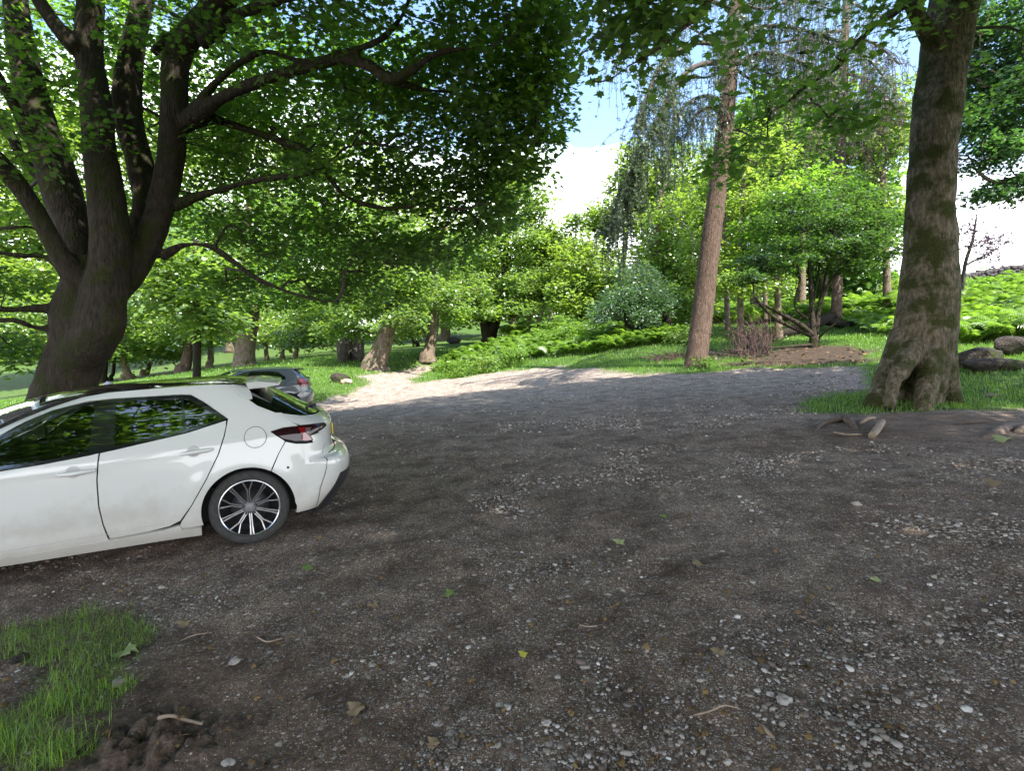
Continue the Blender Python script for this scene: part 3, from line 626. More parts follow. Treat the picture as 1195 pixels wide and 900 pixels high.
        def ring(v):
            av=abs(v);z0=zr(-.25)+.03*(1-av**2.6)
            return [(-.23,v*.58,z0+.004),(-.42,v*.55,z0-.012),(-.54,v*.53,z0-.025),(-.54,v*.53,z0-.045),(-.3,v*.55,z0-.045)]
        V=np.array([ring(v) for v in vs]).reshape(-1,3)
        mb.add(V,[[i*5+k,i*5+(k+1)%5,(i+1)*5+(k+1)%5,(i+1)*5+k] for i in range(20) for k in range(5)]);mb.obj('spoiler',paint,root)
    # wiper on the rear glass base
    mb=MB();bx=body.S(-1.9,1.07)[0]
    tube(mb,[(bx-.035,.0,1.065),(bx-.03,-.02,1.05),(bx-.0,.0,1.04)],[.03,.035,.03],8)
    tube(mb,spline([(bx-.03,0,1.075),(bx-.0+.03,.2,1.09),(bx+.04,.42,1.085)],5),[.014]*11,6);mb.obj('rear_wiper',M_dark,root)
    # plate
    xx=body.S(-1.9,.84)[0]
    mb=MB();boxmb(mb,(xx-.006,0,.84),(.012,.52,.11));mb.obj('number_plate',M_plate,root,False)
    # mirrors
    for side in(1,-1):
        mb=MB();V,Fc=ico(3);V=V*[.075,.11,.075];V[:,0]=np.where(V[:,0]<-.02,-.02-(V[:,0]+.02)*.15,V[:,0]);mb.add(V+[1.86,side*.98,1.0],Fc);tube(mb,[(1.88,side*.83,.93),(1.87,side*.93,.965)],[.03,.025],8)
        mb.obj('door_mirror',paint,root)
    # exhaust trim
    mb=MB()
    for side in(1,-1): boxmb(mb,(body.S(-1.2,.28)[0]-.012,side*.55,.27),(.03,.16,.05))
    # cabin
    mb=MB();boxmb(mb,(.95,0,.36),(3.0,1.5,.28));boxmb(mb,(-.35,0,.72),(.5,1.3,.4));mb.obj('cabin_floor',M_under,root,False)
    for x,ys in((1.05,(.36,-.36)),(.12,(.36,-.36))):
        for y in ys:
            mb=MB();V,Fc=ico(3)
            def rb(c,s,R=None):
                Vv=np.sign(V)*np.abs(V)**.55*s
                if R: Vv=Vv@np.array([[math.cos(R),0,-math.sin(R)],[0,1,0],[math.sin(R),0,math.cos(R)]])
                mb.add(Vv+c,Fc)
            rb((x+.25,y,.55),(.27,.25,.09));rb((x-.02,y,.84),(.07,.24,.30),-.25);rb((x-.13,y,1.19),(.045,.13,.085),-.2)
            mb.obj('seat',M_seat,root)
    mb=MB();V,Fc=ico(3);mb.add(np.sign(V)*np.abs(V)**.6*[.2,.72,.12]+[2.0,0,.86],Fc);mb.obj('dashboard',M_seat,root)
    mb=MB();a=np.linspace(0,2*math.pi,25);tube(mb,[(1.62+.06*math.sin(t)*1,-.36+.18*math.cos(t),.93+.17*math.sin(t)) for t in a],.013,6);mb.obj('steering_wheel',M_seat,root)
    return root
def panel_handle(door,body,s,z,side,paint):
    # flat darker disc, painted as the shade in the handle hollow
    panel('handle_recess_shade',body,circ(s+.02,z+.004,.048,n=20),M_recess_shade if paint is M_white else M_dark,door,side,.001,lip=0,res=.03)
    mb=MB();pts=[]
    prof=[(-.122,.004,.010),(-.10,.024,.016),(-.06,.042,.018),(0,.046,.0185),(.06,.042,.017),(.10,.024,.014),(.122,.006,.008)]
    P0=[]
    for ds,o,r in prof:
        c=body.S(s+ds,z-.03*ds*0+.012*(ds/.118)*-.4)[...,:];n=body.N(np.array([s+ds]),np.array([z]))[0];P0.append(c+n*o)
    P0=np.array(P0)
    if side<0:P0=P0*[1,-1,1]
    tube(mb,spline(P0,3),spline([[r] for _,_,r in prof],3)[:,0],8);mb.obj('door_handle',paint,door)
hero_car=hatchback('parked_car','white hatchback with black roof and rear spoiler parked nearest at the left','car',BW,M_white,True,M_black)
yaw=math.radians(22);pit=math.radians(3.5)
def place(root,px,py,depth,yaw,pit,half):
    o=P(px,py,depth)
    f=np.array([-math.cos(yaw)*math.cos(pit),-math.sin(yaw)*math.cos(pit),-math.sin(pit)])
    r=np.cross(f,[0,0,1]);r/=np.linalg.norm(r);u=np.cross(r,f);l=-r;o=o-l*half
    M=Matrix(((f[0],l[0],u[0],o[0]),(f[1],l[1],u[1],o[1]),(f[2],l[2],u[2],o[2]),(0,0,0,1)));root.matrix_world=M;return M
MH=place(hero_car,291,637,4.82,yaw,pit,.893)
grey_car=hatchback('parked_car','pale silver-blue hatchback with red tail light parked beyond the white car','car',BG,M_grey,False,M_grey)
place(grey_car,337,485,17,math.radians(24),math.radians(2.5),.88)
# ================================================================== TREES AND PLANTS
def leaf_template(kind):
    if kind=='maple':   # five-lobed, stalk end at the origin, unit length about 1, slightly cupped
        o=[(0,0),(.30,-.05),(.27,.16),(.55,.28),(.34,.44),(.36,.62),(.16,.60),(0,1.0),(-.16,.60),(-.36,.62),(-.34,.44),(-.55,.28),(-.27,.16),(-.30,-.05)]
        c=(0,.35)
        V=[(c[0],c[1],.0)]+[(x,y,-.16*(abs(x)**1.4)*1.5-.10*max(0,y-.5)) for x,y in o]
        n=len(o);Fc=[(0,1+i,1+(i+1)%n) for i in range(n)]
        return np.array(V,float),np.array(Fc)
    if kind=='oval':
        V=[(0,0,0),(.28,.3,-.05),(.24,.7,-.06),(0,1,-.12),(-.24,.7,-.06),(-.28,.3,-.05)]
        return np.array(V,float),np.array([(0,1,2),(0,2,3),(0,3,4),(0,4,5)])
    if kind=='lobed':   # coarse maple: 8 outline points
        V=[(0,0,0),(.5,.18,-.12),(.26,.42,-.02),(.34,.68,-.08),(0,1,-.15),(-.34,.68,-.08),(-.26,.42,-.02),(-.5,.18,-.12)]
        return np.array(V,float),np.array([(0,1,2),(0,2,4),(2,3,4),(0,4,6),(4,5,6),(0,6,7)])
def scatter(T,Fc,pos,nrm,yaw,size,tiltj=0):
    """copies of a template: y axis lies in the leaf plane, z is the leaf normal"""
    n=len(pos);nrm=nrm/ (np.linalg.norm(nrm,axis=1)[:,None]+1e-9)
    ref=np.stack([np.cos(yaw),np.sin(yaw),np.zeros(n)],-1)
    y=ref-nrm*(ref*nrm).sum(1)[:,None];y/=np.linalg.norm(y,axis=1)[:,None]+1e-9
    x=np.cross(y,nrm)
    V=pos[:,None]+size[:,None,None]*(T[None,:,0:1]*x[:,None]+T[None,:,1:2]*y[:,None]+T[None,:,2:3]*nrm[:,None])
    Fa=(Fc[None]+(np.arange(n)*len(T))[:,None,None]).reshape(-1,Fc.shape[1])
    return V.reshape(-1,3),Fa
def ellip(c,r,n,surf=.35):
    d=rng.normal(size=(n,3));d/=np.linalg.norm(d,axis=1)[:,None]
    q=rng.random(n)**surf
    return np.asarray(c)+d*q[:,None]*np.asarray(r)
class Skel:
    def __init__(s): s.pos=[];s.par=[];s.rad=[];s.chains=[];s.cap=[]
    def stem(s,pts,rads,parent=-1,m=5):
        p=spline(np.column_stack([pts,rads]),m)
        ids=[]
        for q in p:
            s.pos.append(q[:3]);s.par.append(parent);s.rad.append(q[3]);parent=len(s.pos)-1;ids.append(parent)
        s.chains.append(('stem',ids));return ids
    def grow(s,targets,seg=.35,sag=.15,minr=.004,maxr=.05,avoid=None,powr=.5):
        base=len(s.pos);A=np.array(s.pos);ok=np.array(s.rad)<9
        d0=np.array([np.min(((A-t)**2).sum(1)) for t in targets]);order=np.argsort(d0)
        buf=np.zeros((len(A)+len(targets)*14,3));buf[:len(A)]=A;n=len(A)
        pen=np.zeros(len(buf));pen[:n]=0
        tw=[]
        for ti in order:
            t=targets[ti];dd=buf[:n]-t;d=np.sqrt((dd**2).sum(1))+pen[:n]*.35
            # prefer a parent below the tip
            d=d+np.maximum(0,-dd[:,2]*-1)*.6
            k=int(d.argmin());a=buf[k];L=np.linalg.norm(t-a)
            m=int(min(12,max(2,math.ceil(L/seg))))
            up=np.array([0,0,1.]);mid=(a+t)/2+up*L*sag+rng.normal(size=3)*L*.10
            ids=[k]
            par=k
            for j in range(1,m+1):
                u=j/m;q=(1-u)**2*a+2*u*(1-u)*mid+u*u*t
                if j<m:q=q+rng.normal(size=3)*seg*.10
                buf[n]=q;pen[n]=pen[k]+L*u;s.pos.append(q);s.par.append(par);s.rad.append(0);par=n;ids.append(n);n+=1
            tw.append(ids);s.cap.append(par)
        # pipe model
        cnt=np.zeros(n)
        for c in s.cap:cnt[c]+=1
        for i in range(n-1,base-1,-1):
            if s.par[i]>=0:cnt[s.par[i]]+=cnt[i]
        for i in range(base,n): s.rad[i]=min(maxr,minr*cnt[i]**powr)
        for ids in tw:s.chains.append(('twig',ids))
    def mesh(s,mb,k_stem=12,k_twig=5,rough=.06,skipstem=False):
        for kind,ids in s.chains:
            if kind=='stem':
                if skipstem:continue
                tube(mb,[s.pos[i] for i in ids],[s.rad[i] for i in ids],k_stem,rough=rough)
            else:
                pts=np.array([s.pos[i] for i in ids]);r=[s.rad[i] for i in ids];r[0]=r[1]
                tube(mb,pts,r,k_twig if max(r)<.03 else k_twig+2,cap=False)
def leaves_on(tips,tipdir,per,spread,flat,size,kind,droop=.25,up=1.):
    """a spray of leaves round each twig end, lying in a flattish layer"""
    n=len(tips)*per
    c=np.repeat(tips,per,0)
    a=rng.random(n)*2*math.pi;r=np.sqrt(rng.random(n))*spread
    slope=np.repeat(rng.normal(size=(len(tips),2))*.22,per,0)
    off=np.stack([np.cos(a)*r,np.sin(a)*r,rng.normal(size=n)*flat],-1);off[:,2]+=(off[:,:2]*slope).sum(1)-droop*r*r/spread
    pos=c+off
    nr=np.stack([rng.normal(size=n)*.38+slope[:,0]*-1+off[:,0]*.3,rng.normal(size=n)*.38-slope[:,1]+off[:,1]*.3,np.full(n,up)],-1)
    T,Fc=leaf_template(kind)
    return scatter(T,Fc,pos,nr,a+rng.normal(size=n)*.7,size*(.65+.7*rng.random(n)))
def voxel_fuse(mb,name,mat,parent,vox=.035,lump=.02,scale=2.,smooth_it=4,extra=None):
    """fuse overlapping stem tubes into one continuous skin"""
    me=mb.mesh(name);o=bpy.data.objects.new(name+'_t',me);col.objects.link(o)
    md=o.modifiers.new('r','REMESH');md.mode='VOXEL';md.voxel_size=vox;md.adaptivity=0;md.use_smooth_shade=True
    sm=o.modifiers.new('s','SMOOTH');sm.iterations=smooth_it;sm.factor=.6
    dg=bpy.context.evaluated_depsgraph_get();ev=o.evaluated_get(dg);m2=bpy.data.meshes.new_from_object(ev)
    bpy.data.objects.remove(o);bpy.data.meshes.remove(me)
    n=len(m2.vertices);co=np.zeros(n*3,np.float32);no=np.zeros(n*3,np.float32);m2.vertices.foreach_get('co',co);m2.vertex_normals.foreach_get('vector',no)
    co=co.reshape(-1,3);no=no.reshape(-1,3)
    x,y,z=co.T
    f=(fbm(x*scale+z*.7,y*scale+z*scale*.6,4,3)-.5)*2*lump+(fbm((x+y)*9,z*3.2+x*2,4,13)-.5)*.35*lump+(fbm(np.arctan2(y,x)*7,z*1.3,3,17)-.5)*0
    if extra is not None:f=f+extra(co,no)
    co=co+no*f[:,None]
    m2.vertices.foreach_set('co',co.ravel());m2.update();m2.name=name
    for p in m2.polygons:p.use_smooth=True
    return link(name,m2,mat,parent)
def recenter(root):
    pass
def tree_root(name,label,cat,base,group=None):
    r=bpy.data.objects.new(name,None);col.objects.link(r);r.location=base;setp(r,label,cat,group);return r
def child_at_world(o,root):
    o.parent=root;o.matrix_parent_inverse=Matrix.Translation(-Vector(root.location))
M_bark_dark=barkmat('mossy_dark_bark',(.016,.013,.010),(.06,.048,.036),(.03,.036,.010),.35,1.,1.1,.35)
M_bark_syc=barkmat('sycamore_bark',(.020,.016,.011),(.27,.225,.16),(.05,.057,.016),.50,1.3,1.8,.35)
M_bark_con=barkmat('larch_bark',(.040,.026,.019),(.165,.115,.09),(.05,.055,.025),.10,1.9,1.5,.14)
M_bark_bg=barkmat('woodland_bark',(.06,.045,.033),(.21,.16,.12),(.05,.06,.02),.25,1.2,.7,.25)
M_bark_blk=barkmat('blackish_bark',(.012,.010,.008),(.035,.028,.022),(.02,.025,.008),.3,1.2,.7,.25)  # near-black bark for the dark trunks and logs
M_twig=simple('twig_bark',(.035,.027,.02),.85)
L_syc=leafmat('sycamore_leaves',(.045,.10,.016),(.19,.40,.028),.45,.05,.5)
L_syc2=leafmat('maple_leaves_light',(.05,.115,.018),(.22,.44,.035),.4,.06,.5)
L_mid=leafmat('woodland_leaves',(.10,.18,.032),(.27,.45,.045),.45,.06)
L_yel=leafmat('yellow_green_leaves',(.12,.20,.03),(.34,.52,.05),.35)
L_blue=leafmat('blue_green_leaves',(.07,.13,.06),(.08,.18,.04),.35,.08)
L_con=leafmat('larch_needles',(.075,.125,.065),(.11,.18,.07),.3,.03,.3)
L_fern=leafmat('bracken_fronds',(.10,.19,.027),(.20,.38,.033),.4,.03)
L_grass=leafmat('grass_blades',(.10,.20,.025),(.20,.42,.03),.4,.04,.45)
L_dryg=leafmat('dry_twigs',(.115,.085,.065),(.06,.04,.03),.4,.0,.2)
def offframe(T,m=30):
    d=T-CAM;z=d[:,1]*cp-d[:,2]*sp;u=d[:,1]*sp+d[:,2]*cp
    px_=CX+F*d[:,0]/np.maximum(z,.1);py_=CY-F*u/np.maximum(z,.1)
    return T[~((z>.5)&(px_>-m)&(px_<1195+m)&(py_>-m)&(py_<900))]
def thin(T):
    # gap shaped in the unseen canopy so sky reflects in the car windows
    return T[~((np.hypot(T[:,0]+1.9,T[:,1]+1.7)<2.1)&(rng.random(len(T))<.85))]
def two(tips,p1,p2,spread,leaf):
    # out-of-frame sprays get more, larger leaves, added to shade the ground
    k=np.array([len(offframe(t[None],150)) for t in tips])>0
    V1,F1=leaves_on(tips[~k],None,p1,spread,.10,leaf,'maple');V2,F2=leaves_on(tips[k],None,p2,spread,.10,leaf*1.15,'maple')
    return np.vstack([V1,V2]),np.vstack([F1,F2+len(V1)])
# ------------------------------------------------------------------ left multi-stem sycamore
WS=.87
def W(px,Z): return px/2*Z/F*WS
def left_tree():
    Z=10.6;base=P(72,560,Z);base[2]=hz(base[0],base[1])
    root=tree_root('sycamore_tree','massive dark multi-stemmed tree with mossy trunk and spreading canopy behind the white car','tree',base)
    sk=Skel();mb=MB()
    def st(l,k=14,rough=.05,m=5):
        pts=np.array([P(x,y,z) for x,y,w,z in l]);r=[W(w,z) for x,y,w,z in l]
        ids=sk.stem(pts,r,m=m);return ids
    # (px,py,width px,depth)
    st([(70,600,106,Z),(71,540,88,Z),(73,480,78,Z),(80,440,72,Z),(92,405,72,Z),(100,370,78,Z),(104,335,66,Z),(108,300,55,Z)])
    st([(88,420,60,Z),(112,392,58,Z-.3),(118,365,58,Z-.3),(124,330,50,Z-.3),(128,300,48,Z-.3),(128,262,46,Z-.3),(122,215,44,Z-.3),(116,170,38,Z-.2),(112,120,36,Z),(104,60,32,Z),(106,10,32,Z-.1),(108,-60,28,Z-.2),(100,-200,22,Z-.5),(90,-360,14,Z-1)])
    st([(92,400,50,Z),(92,350,44,Z+.1),(94,300,40,Z+.2),(80,250,44,Z+.3),(66,200,46,Z+.4),(48,150,40,Z+.4),(33,90,34,Z+.5),(22,30,30,Z+.6),(14,-40,27,Z+.8),(0,-180,20,Z+1.2),(-30,-330,12,Z+1.5)])
    st([(120,350,46,Z),(158,305,40,Z+.2),(180,265,34,Z+.3),(192,225,34,Z+.3),(200,180,34,Z+.2),(203,130,34,Z),(204,80,34,Z),(222,40,36,Z-.2),(252,8,38,Z-.5),(290,-50,30,Z-1),(350,-140,22,Z-1.6)])
    st([(128,320,34,Z+.4),(158,280,34,Z+.5),(170,240,30,Z+.6),(163,190,32,Z+.7),(150,140,34,Z+.7),(150,90,34,Z+.7),(158,40,28,Z+.6),(170,-20,26,Z+.6),(190,-120,20,Z+.3),(200,-260,12,Z)])
    st([(96,335,34,Z-.3),(66,290,26,Z-.6),(38,240,24,Z-.9),(8,200,26,Z-1.2),(-30,160,22,Z-1.6),(-120,80,16,Z-2.2)])
    st([(94,60,20,Z),(86,50,26,Z-.2),(66,30,18,Z-.3),(40,-10,16,Z-.4),(10,-80,12,Z-.6)])
    st([(60,200,22,Z+.4),(30,150,15,Z+.1),(10,110,14,Z-.2),(-20,60,12,Z-.5),(-60,0,9,Z-.9)])
    st([(60,215,18,Z+.5),(30,190,13,Z+.4),(0,140,12,Z+.3),(-60,100,8,Z)])
    st([(95,388,18,Z-.2),(66,384,12,Z-.3),(40,382,9,Z-.5),(18,374,10,Z-.7),(-30,375,7,Z-1)])
    st([(92,362,17,Z-.2),(60,360,12,Z-.3),(0,361,11,Z-.8),(-60,350,7,Z-1.3)])
    st([(80,318,16,Z),(52,300,10,Z),(22,298,8,Z-.2),(-20,292,6,Z-.4)])
    st([(82,310,14,Z+.2),(45,270,7,Z+.2),(20,265,6,Z),(-20,270,4,Z)])
    # right side limbs
    st([(200,150,26,Z+.1),(232,132,20,Z-.1),(262,112,17,Z-.3),(310,92,16,Z-.7),(368,76,15,Z-1.1),(400,68,14,Z-1.4),(430,76,15,Z-1.7),(455,92,14,Z-1.9),(480,82,11,Z-2.1),(510,62,9,Z-2.3),(545,56,7,Z-2.5),(590,52,4,Z-2.8)])
    st([(452,92,11,Z-1.9),(495,104,8,Z-1.7),(530,108,6,Z-1.5),(580,118,4,Z-1.3),(625,140,3,Z-1.2)])
    st([(222,132,14,Z),(245,104,12,Z-.2),(275,76,11,Z-.5),(310,60,9,Z-.8),(350,70,7,Z-1),(395,62,8,Z-1.4),(440,48,9,Z-1.9),(468,20,8,Z-2.1),(480,-10,7,Z-2.3)])
    st([(210,150,20,Z+.2),(245,138,15,Z+.3),(285,150,12,Z+.4),(330,165,12,Z+.3),(365,180,10,Z+.2),(390,215,9,Z+.1),(410,232,8,Z+.1),(450,243,6,Z),(500,240,4,Z),(540,245,3,Z)])
    st([(205,240,16,Z+.4),(228,230,12,Z+.3),(262,220,8,Z+.2),(310,208,8,Z),(355,204,7,Z-.2),(385,188,6,Z-.3),(405,172,5,Z-.5),(440,168,4,Z-.7),(500,182,3,Z-1)])
    st([(188,300,12,Z+.4),(215,286,7,Z+.4),(245,288,7,Z+.4),(272,305,7,Z+.5),(300,325,6,Z+.6),(335,340,5,Z+.6),(370,350,4,Z+.6),(400,352,3,Z+.6)])
    st([(250,288,4,Z+.4),(268,262,4,Z+.3),(290,280,3,Z+.3),(305,298,3,Z+.4)])
    st([(236,50,22,Z-.3),(270,20,16,Z-.7),(310,6,13,Z-1.1),(360,-8,12,Z-1.5),(420,-20,10,Z-2),(500,-20,8,Z-2.6),(560,-10,6,Z-3.2)])
    st([(180,60,12,Z+.5),(215,30,9,Z+.2),(250,28,7,Z),(290,46,5,Z-.2)])
    # root flare
    for a in range(7):
        t=a*.9+.3;b=np.array(base);r=.78
        pts=[b+[math.cos(t)*r*.55,math.sin(t)*r*.55,.75],b+[math.cos(t)*r*.85,math.sin(t)*r*.85,.3],b+[math.cos(t)*r*1.35,math.sin(t)*r*1.35,-.08]]
        tube(mb,pts,[.34,.26,.12],10)
    sk.mesh(mb,16,rough=.04)
    def knots(co,no):
        f=0
        for (x,y,z,r,h) in ((140,378,10.1,.30,.10),(100,405,10.,.24,-.05),(128,300,10.1,.16,.04),(66,470,10.3,.3,.04)):
            c=P(x,y,z);f=f+h*np.exp(-((co-c)**2).sum(1)/(r*r))
        return f
    tr=voxel_fuse(mb,'trunk',M_bark_dark,root,.032,.035,2.2,3,knots)
    tr.matrix_parent_inverse=Matrix.Translation(-Vector(base))
    # crown: bough volumes (px,py,depth,rx,ry,rz,n)
    B=[(60,60,12.5,2.6,2.6,1.8,60),(0,200,12.5,1.6,2.2,1.4,40),(180,90,13,2.4,2.4,1.8,70),(300,60,11.5,2.4,2.6,1.7,90),(420,20,9.5,2.2,2.4,1.1,58),(520,20,9,1.9,2.2,.9,56),(600,40,9,1.3,1.7,.8,46),
       (635,62,9.2,.50,1.2,.5,26),(612,125,10,.70,1.2,.6,42),(560,120,10,1.4,1.8,.9,50),(600,180,10.5,.7,1.0,.38,32),(480,130,11,1.6,2.,1.0,52),(400,150,11.5,1.6,2,1.0,56),(300,190,12.5,1.6,2.,.9,60),(420,230,11.5,1.6,1.7,.7,60),
       (520,200,11,1.3,1.4,.7,55),(560,235,11.5,.9,1.1,.55,38),(350,280,12.5,1.7,1.6,.65,60),(450,300,12.3,1.4,1.4,.45,46),(400,335,12.5,1.2,1.2,.35,34),(515,285,12,.8,1.,.35,26),(240,250,13.5,1.3,1.5,.8,36),(270,330,13,1.0,1.2,.35,22),
       (250,60,15,3,2,2.,90),(100,40,15,3,2,2,70),(400,90,14.5,2.6,1.6,1.4,70),(0,60,15,2.5,2,2,40),(330,170,14.5,2.4,1.6,1.,60),
       (220,150,13.5,1.6,1.5,1.,40),(100,200,14,1.8,1.5,1.2,36),(20,120,9,1.2,1.5,1.,24),(20,330,10.5,.7,1.4,.3,14),(5,400,10.5,.6,1.2,.45,18),(60,260,13.5,1.3,1.2,.7,22),(340,120,13,1.9,1.5,1.1,50)]
    T=np.concatenate([ellip(P(x,y,z),(a,b,c),n) for x,y,z,a,b,c,n in B])
    # unseen crown masses added above and behind the frame, shaped to cast shade
    T=np.concatenate([T,offframe(np.concatenate([ellip((-8,10.5,11),(6.5,6.5,3),420,.3),ellip((-5.5,4.5,8.2),(5,4.2,1.5),340,.3),ellip((-3,6,11),(5.5,4.5,1.6),380,.3),thin(ellip((-.5,1.6,8.6),(3.6,2.6,1.2),300,.4)),ellip((-12,8,7),(3.5,5,2.2),160,.3),ellip((-1.6,9.5,9.4),(3.2,4.6,1.6),260,.3)]))])
    sk.grow(T,.38,.10,.0045,.06,powr=.5)
    mb2=MB()
    for kind,ids in sk.chains:
        if kind=='twig':
            r=[sk.rad[i] for i in ids];r[0]=r[1];tube(mb2,[sk.pos[i] for i in ids],r,5,cap=False)
    o=mb2.obj('branches',M_twig,root);o.matrix_parent_inverse=Matrix.Translation(-Vector(base))
    tips=np.array([sk.pos[c] for c in sk.cap])
    V,Fa=two(tips,40,62,.46,.108)
    o=link('crown',npmesh('crown',V,Fa,False),L_syc,root);o.matrix_parent_inverse=Matrix.Translation(-Vector(base))
    print('left leaves',len(tips)*30)
    return root
# ------------------------------------------------------------------ right sycamore
def right_tree():
    Z=10.;base=P(1062,468,Z);base[2]=hz(base[0],base[1])
    root=tree_root('sycamore_tree','tall mossy tree with flared roots standing on the earth bank at the right','tree',base)
    sk=Skel();mb=MB()
    def st(l,m=5): 
        return sk.stem(np.array([P(x,y,z) for x,y,w,z in l]),[W(w,z) for x,y,w,z in l],m=m)
    st([(1074,495,56,Z+.1),(1075,450,62,Z+.05),(1078,410,76,Z),(1081,370,79,Z),(1084,330,74,Z),(1086,290,68,Z),(1086,240,62,Z),(1088,190,60,Z),(1091,150,62,Z),(1096,110,63,Z),(1102,70,62,Z),(1108,30,64,Z),(1115,-10,66,Z),(1124,-60,58,Z),(1135,-160,46,Z),(1150,-300,34,Z),(1160,-480,18,Z)])
    st([(1102,70,30,Z-.1),(1085,42,26,Z-.2),(1072,20,20,Z-.3),(1060,-2,18,Z-.4),(1045,-40,15,Z-.6),(1000,-120,11,Z-1.2)])
    st([(1062,0,10,Z-.4),(1030,22,8,Z-.8),(1000,50,7,Z-1),(985,70,6,Z-1.1),(968,86,6,Z-1.2),(945,97,4,Z-1.3),(915,122,3.5,Z-1.4),(885,135,2.5,Z-1.5)],4)
    st([(985,72,4,Z-1.1),(962,60,3,Z-1.4),(930,62,2.5,Z-1.7)],4)
    st([(1110,-60,26,Z-.2),(1040,-130,20,Z-1.5),(950,-120,15,Z-2.6),(880,-60,11,Z-3.2),(835,-8,9,Z-3.5),(800,30,8,Z-3.6),(765,58,7.5,Z-3.6),(735,76,6,Z-3.6),(712,92,5,Z-3.6),(692,94,4,Z-3.6),(684,78,3,Z-3.6),(676,66,2.5,Z-3.6)],4)
    st([(694,94,3,Z-3.6),(684,106,3,Z-3.6),(672,118,2.5,Z-3.6),(664,136,2,Z-3.6)],3)
    st([(1140,-150,20,Z+.2),(1190,-160,14,Z+1),(1250,-100,9,Z+2)],4)
    # buttress roots: (angle from +X, reach, height, radius)
    cx,cy=base[0],base[1]
    for l in ([(1062,392,50,Z),(1048,424,44,Z-.1),(1034,450,38,Z-.2),(1022,470,30,Z-.3),(1012,484,18,Z-.4)],
              [(1068,405,34,Z-.25),(1052,430,26,Z-.55),(1043,452,21,Z-.7),(1037,478,16,Z-.8)],
              [(1084,400,42,Z-.15),(1084,435,34,Z-.45),(1080,462,27,Z-.7),(1077,492,20,Z-.85)],
              [(1096,395,44,Z),(1103,430,34,Z-.05),(1109,455,27,Z),(1120,478,16,Z+.05)],
              [(1074,420,50,Z+.3),(1072,450,44,Z+.6),(1070,475,30,Z+.9)]):
        p=spline([list(P(x,y,z))+[W(w,z)] for x,y,w,z in l],5);tube(mb,p[:,:3],p[:,3],12)
    sk.mesh(mb,18,rough=.03)
    hol=P(1058,456,Z-.75)
    def knots(co,no):
        f=-.10*np.exp(-((co-hol)**2/np.array([.10,.3,.17])**2).sum(1))
        for (x,y,z,r,h) in ((1062,270,9.6,.10,.03),(1060,205,9.6,.14,.05),(1100,330,9.6,.2,.03),(1090,100,9.5,.2,-.03),(1108,200,9.6,.12,.03)):
            c=P(x,y,z);f=f+h*np.exp(-((co-c)**2).sum(1)/(r*r))
        return f
    tr=voxel_fuse(mb,'trunk',M_bark_syc,root,.024,.035,2.6,1,knots);tr.matrix_parent_inverse=Matrix.Translation(-Vector(base))
    B=[(1020,30,8.6,.9,1.,.35,9),(960,90,8.4,.6,.8,.35,4),(905,120,8.3,.5,.7,.35,3),(860,60,8.,.5,.8,.5,4),(790,20,6.4,.4,.7,.25,4),(742,30,6.3,.32,.6,.2,9),(712,20,6.4,.22,.6,.15,5),(760,85,6.2,.16,.4,.10,2),
       (770,5,6.2,.5,.6,.2,6),(850,0,6.6,.5,.8,.25,3),(920,5,7.5,.6,.8,.3,3),(838,190,9.5,.2,.3,.25,6),(880,165,9.2,.25,.3,.12,4),(1000,130,9,.5,.6,.25,12),(1185,60,11,.8,1.2,.9,14),(1100,-60,8,1.2,1.2,.5,20)]
    T=np.concatenate([ellip(P(x,y,z),(a,b,c),n) for x,y,z,a,b,c,n in B])
    T=np.concatenate([T,offframe(np.concatenate([ellip((6,6,13.5),(6.5,5.6,3.5),900,.3),ellip((4.5,1.8,9.5),(5.5,4.5,2),760,.4),ellip((11,5,9),(4,6,2.5),460,.3),ellip((9,6,12),(5,4,2),260,.3),ellip((10.5,10,9.5),(3.5,4,2.2),320,.35)]),90)])  # unseen crown masses added out of frame to shade car park and bank
    sk.grow(T,.36,.10,.004,.05)
    mb2=MB()
    for kind,ids in sk.chains:
        if kind=='twig':
            r=[sk.rad[i] for i in ids];r[0]=r[1];tube(mb2,[sk.pos[i] for i in ids],r,5,cap=False)
    o=mb2.obj('branches',M_twig,root);o.matrix_parent_inverse=Matrix.Translation(-Vector(base))
    tips=np.array([sk.pos[c] for c in sk.cap])
    V,Fa=two(tips,30,58,.44,.115)
    o=link('crown',npmesh('crown',V,Fa,False),L_syc2,root);o.matrix_parent_inverse=Matrix.Translation(-Vector(base))
PER=1.55
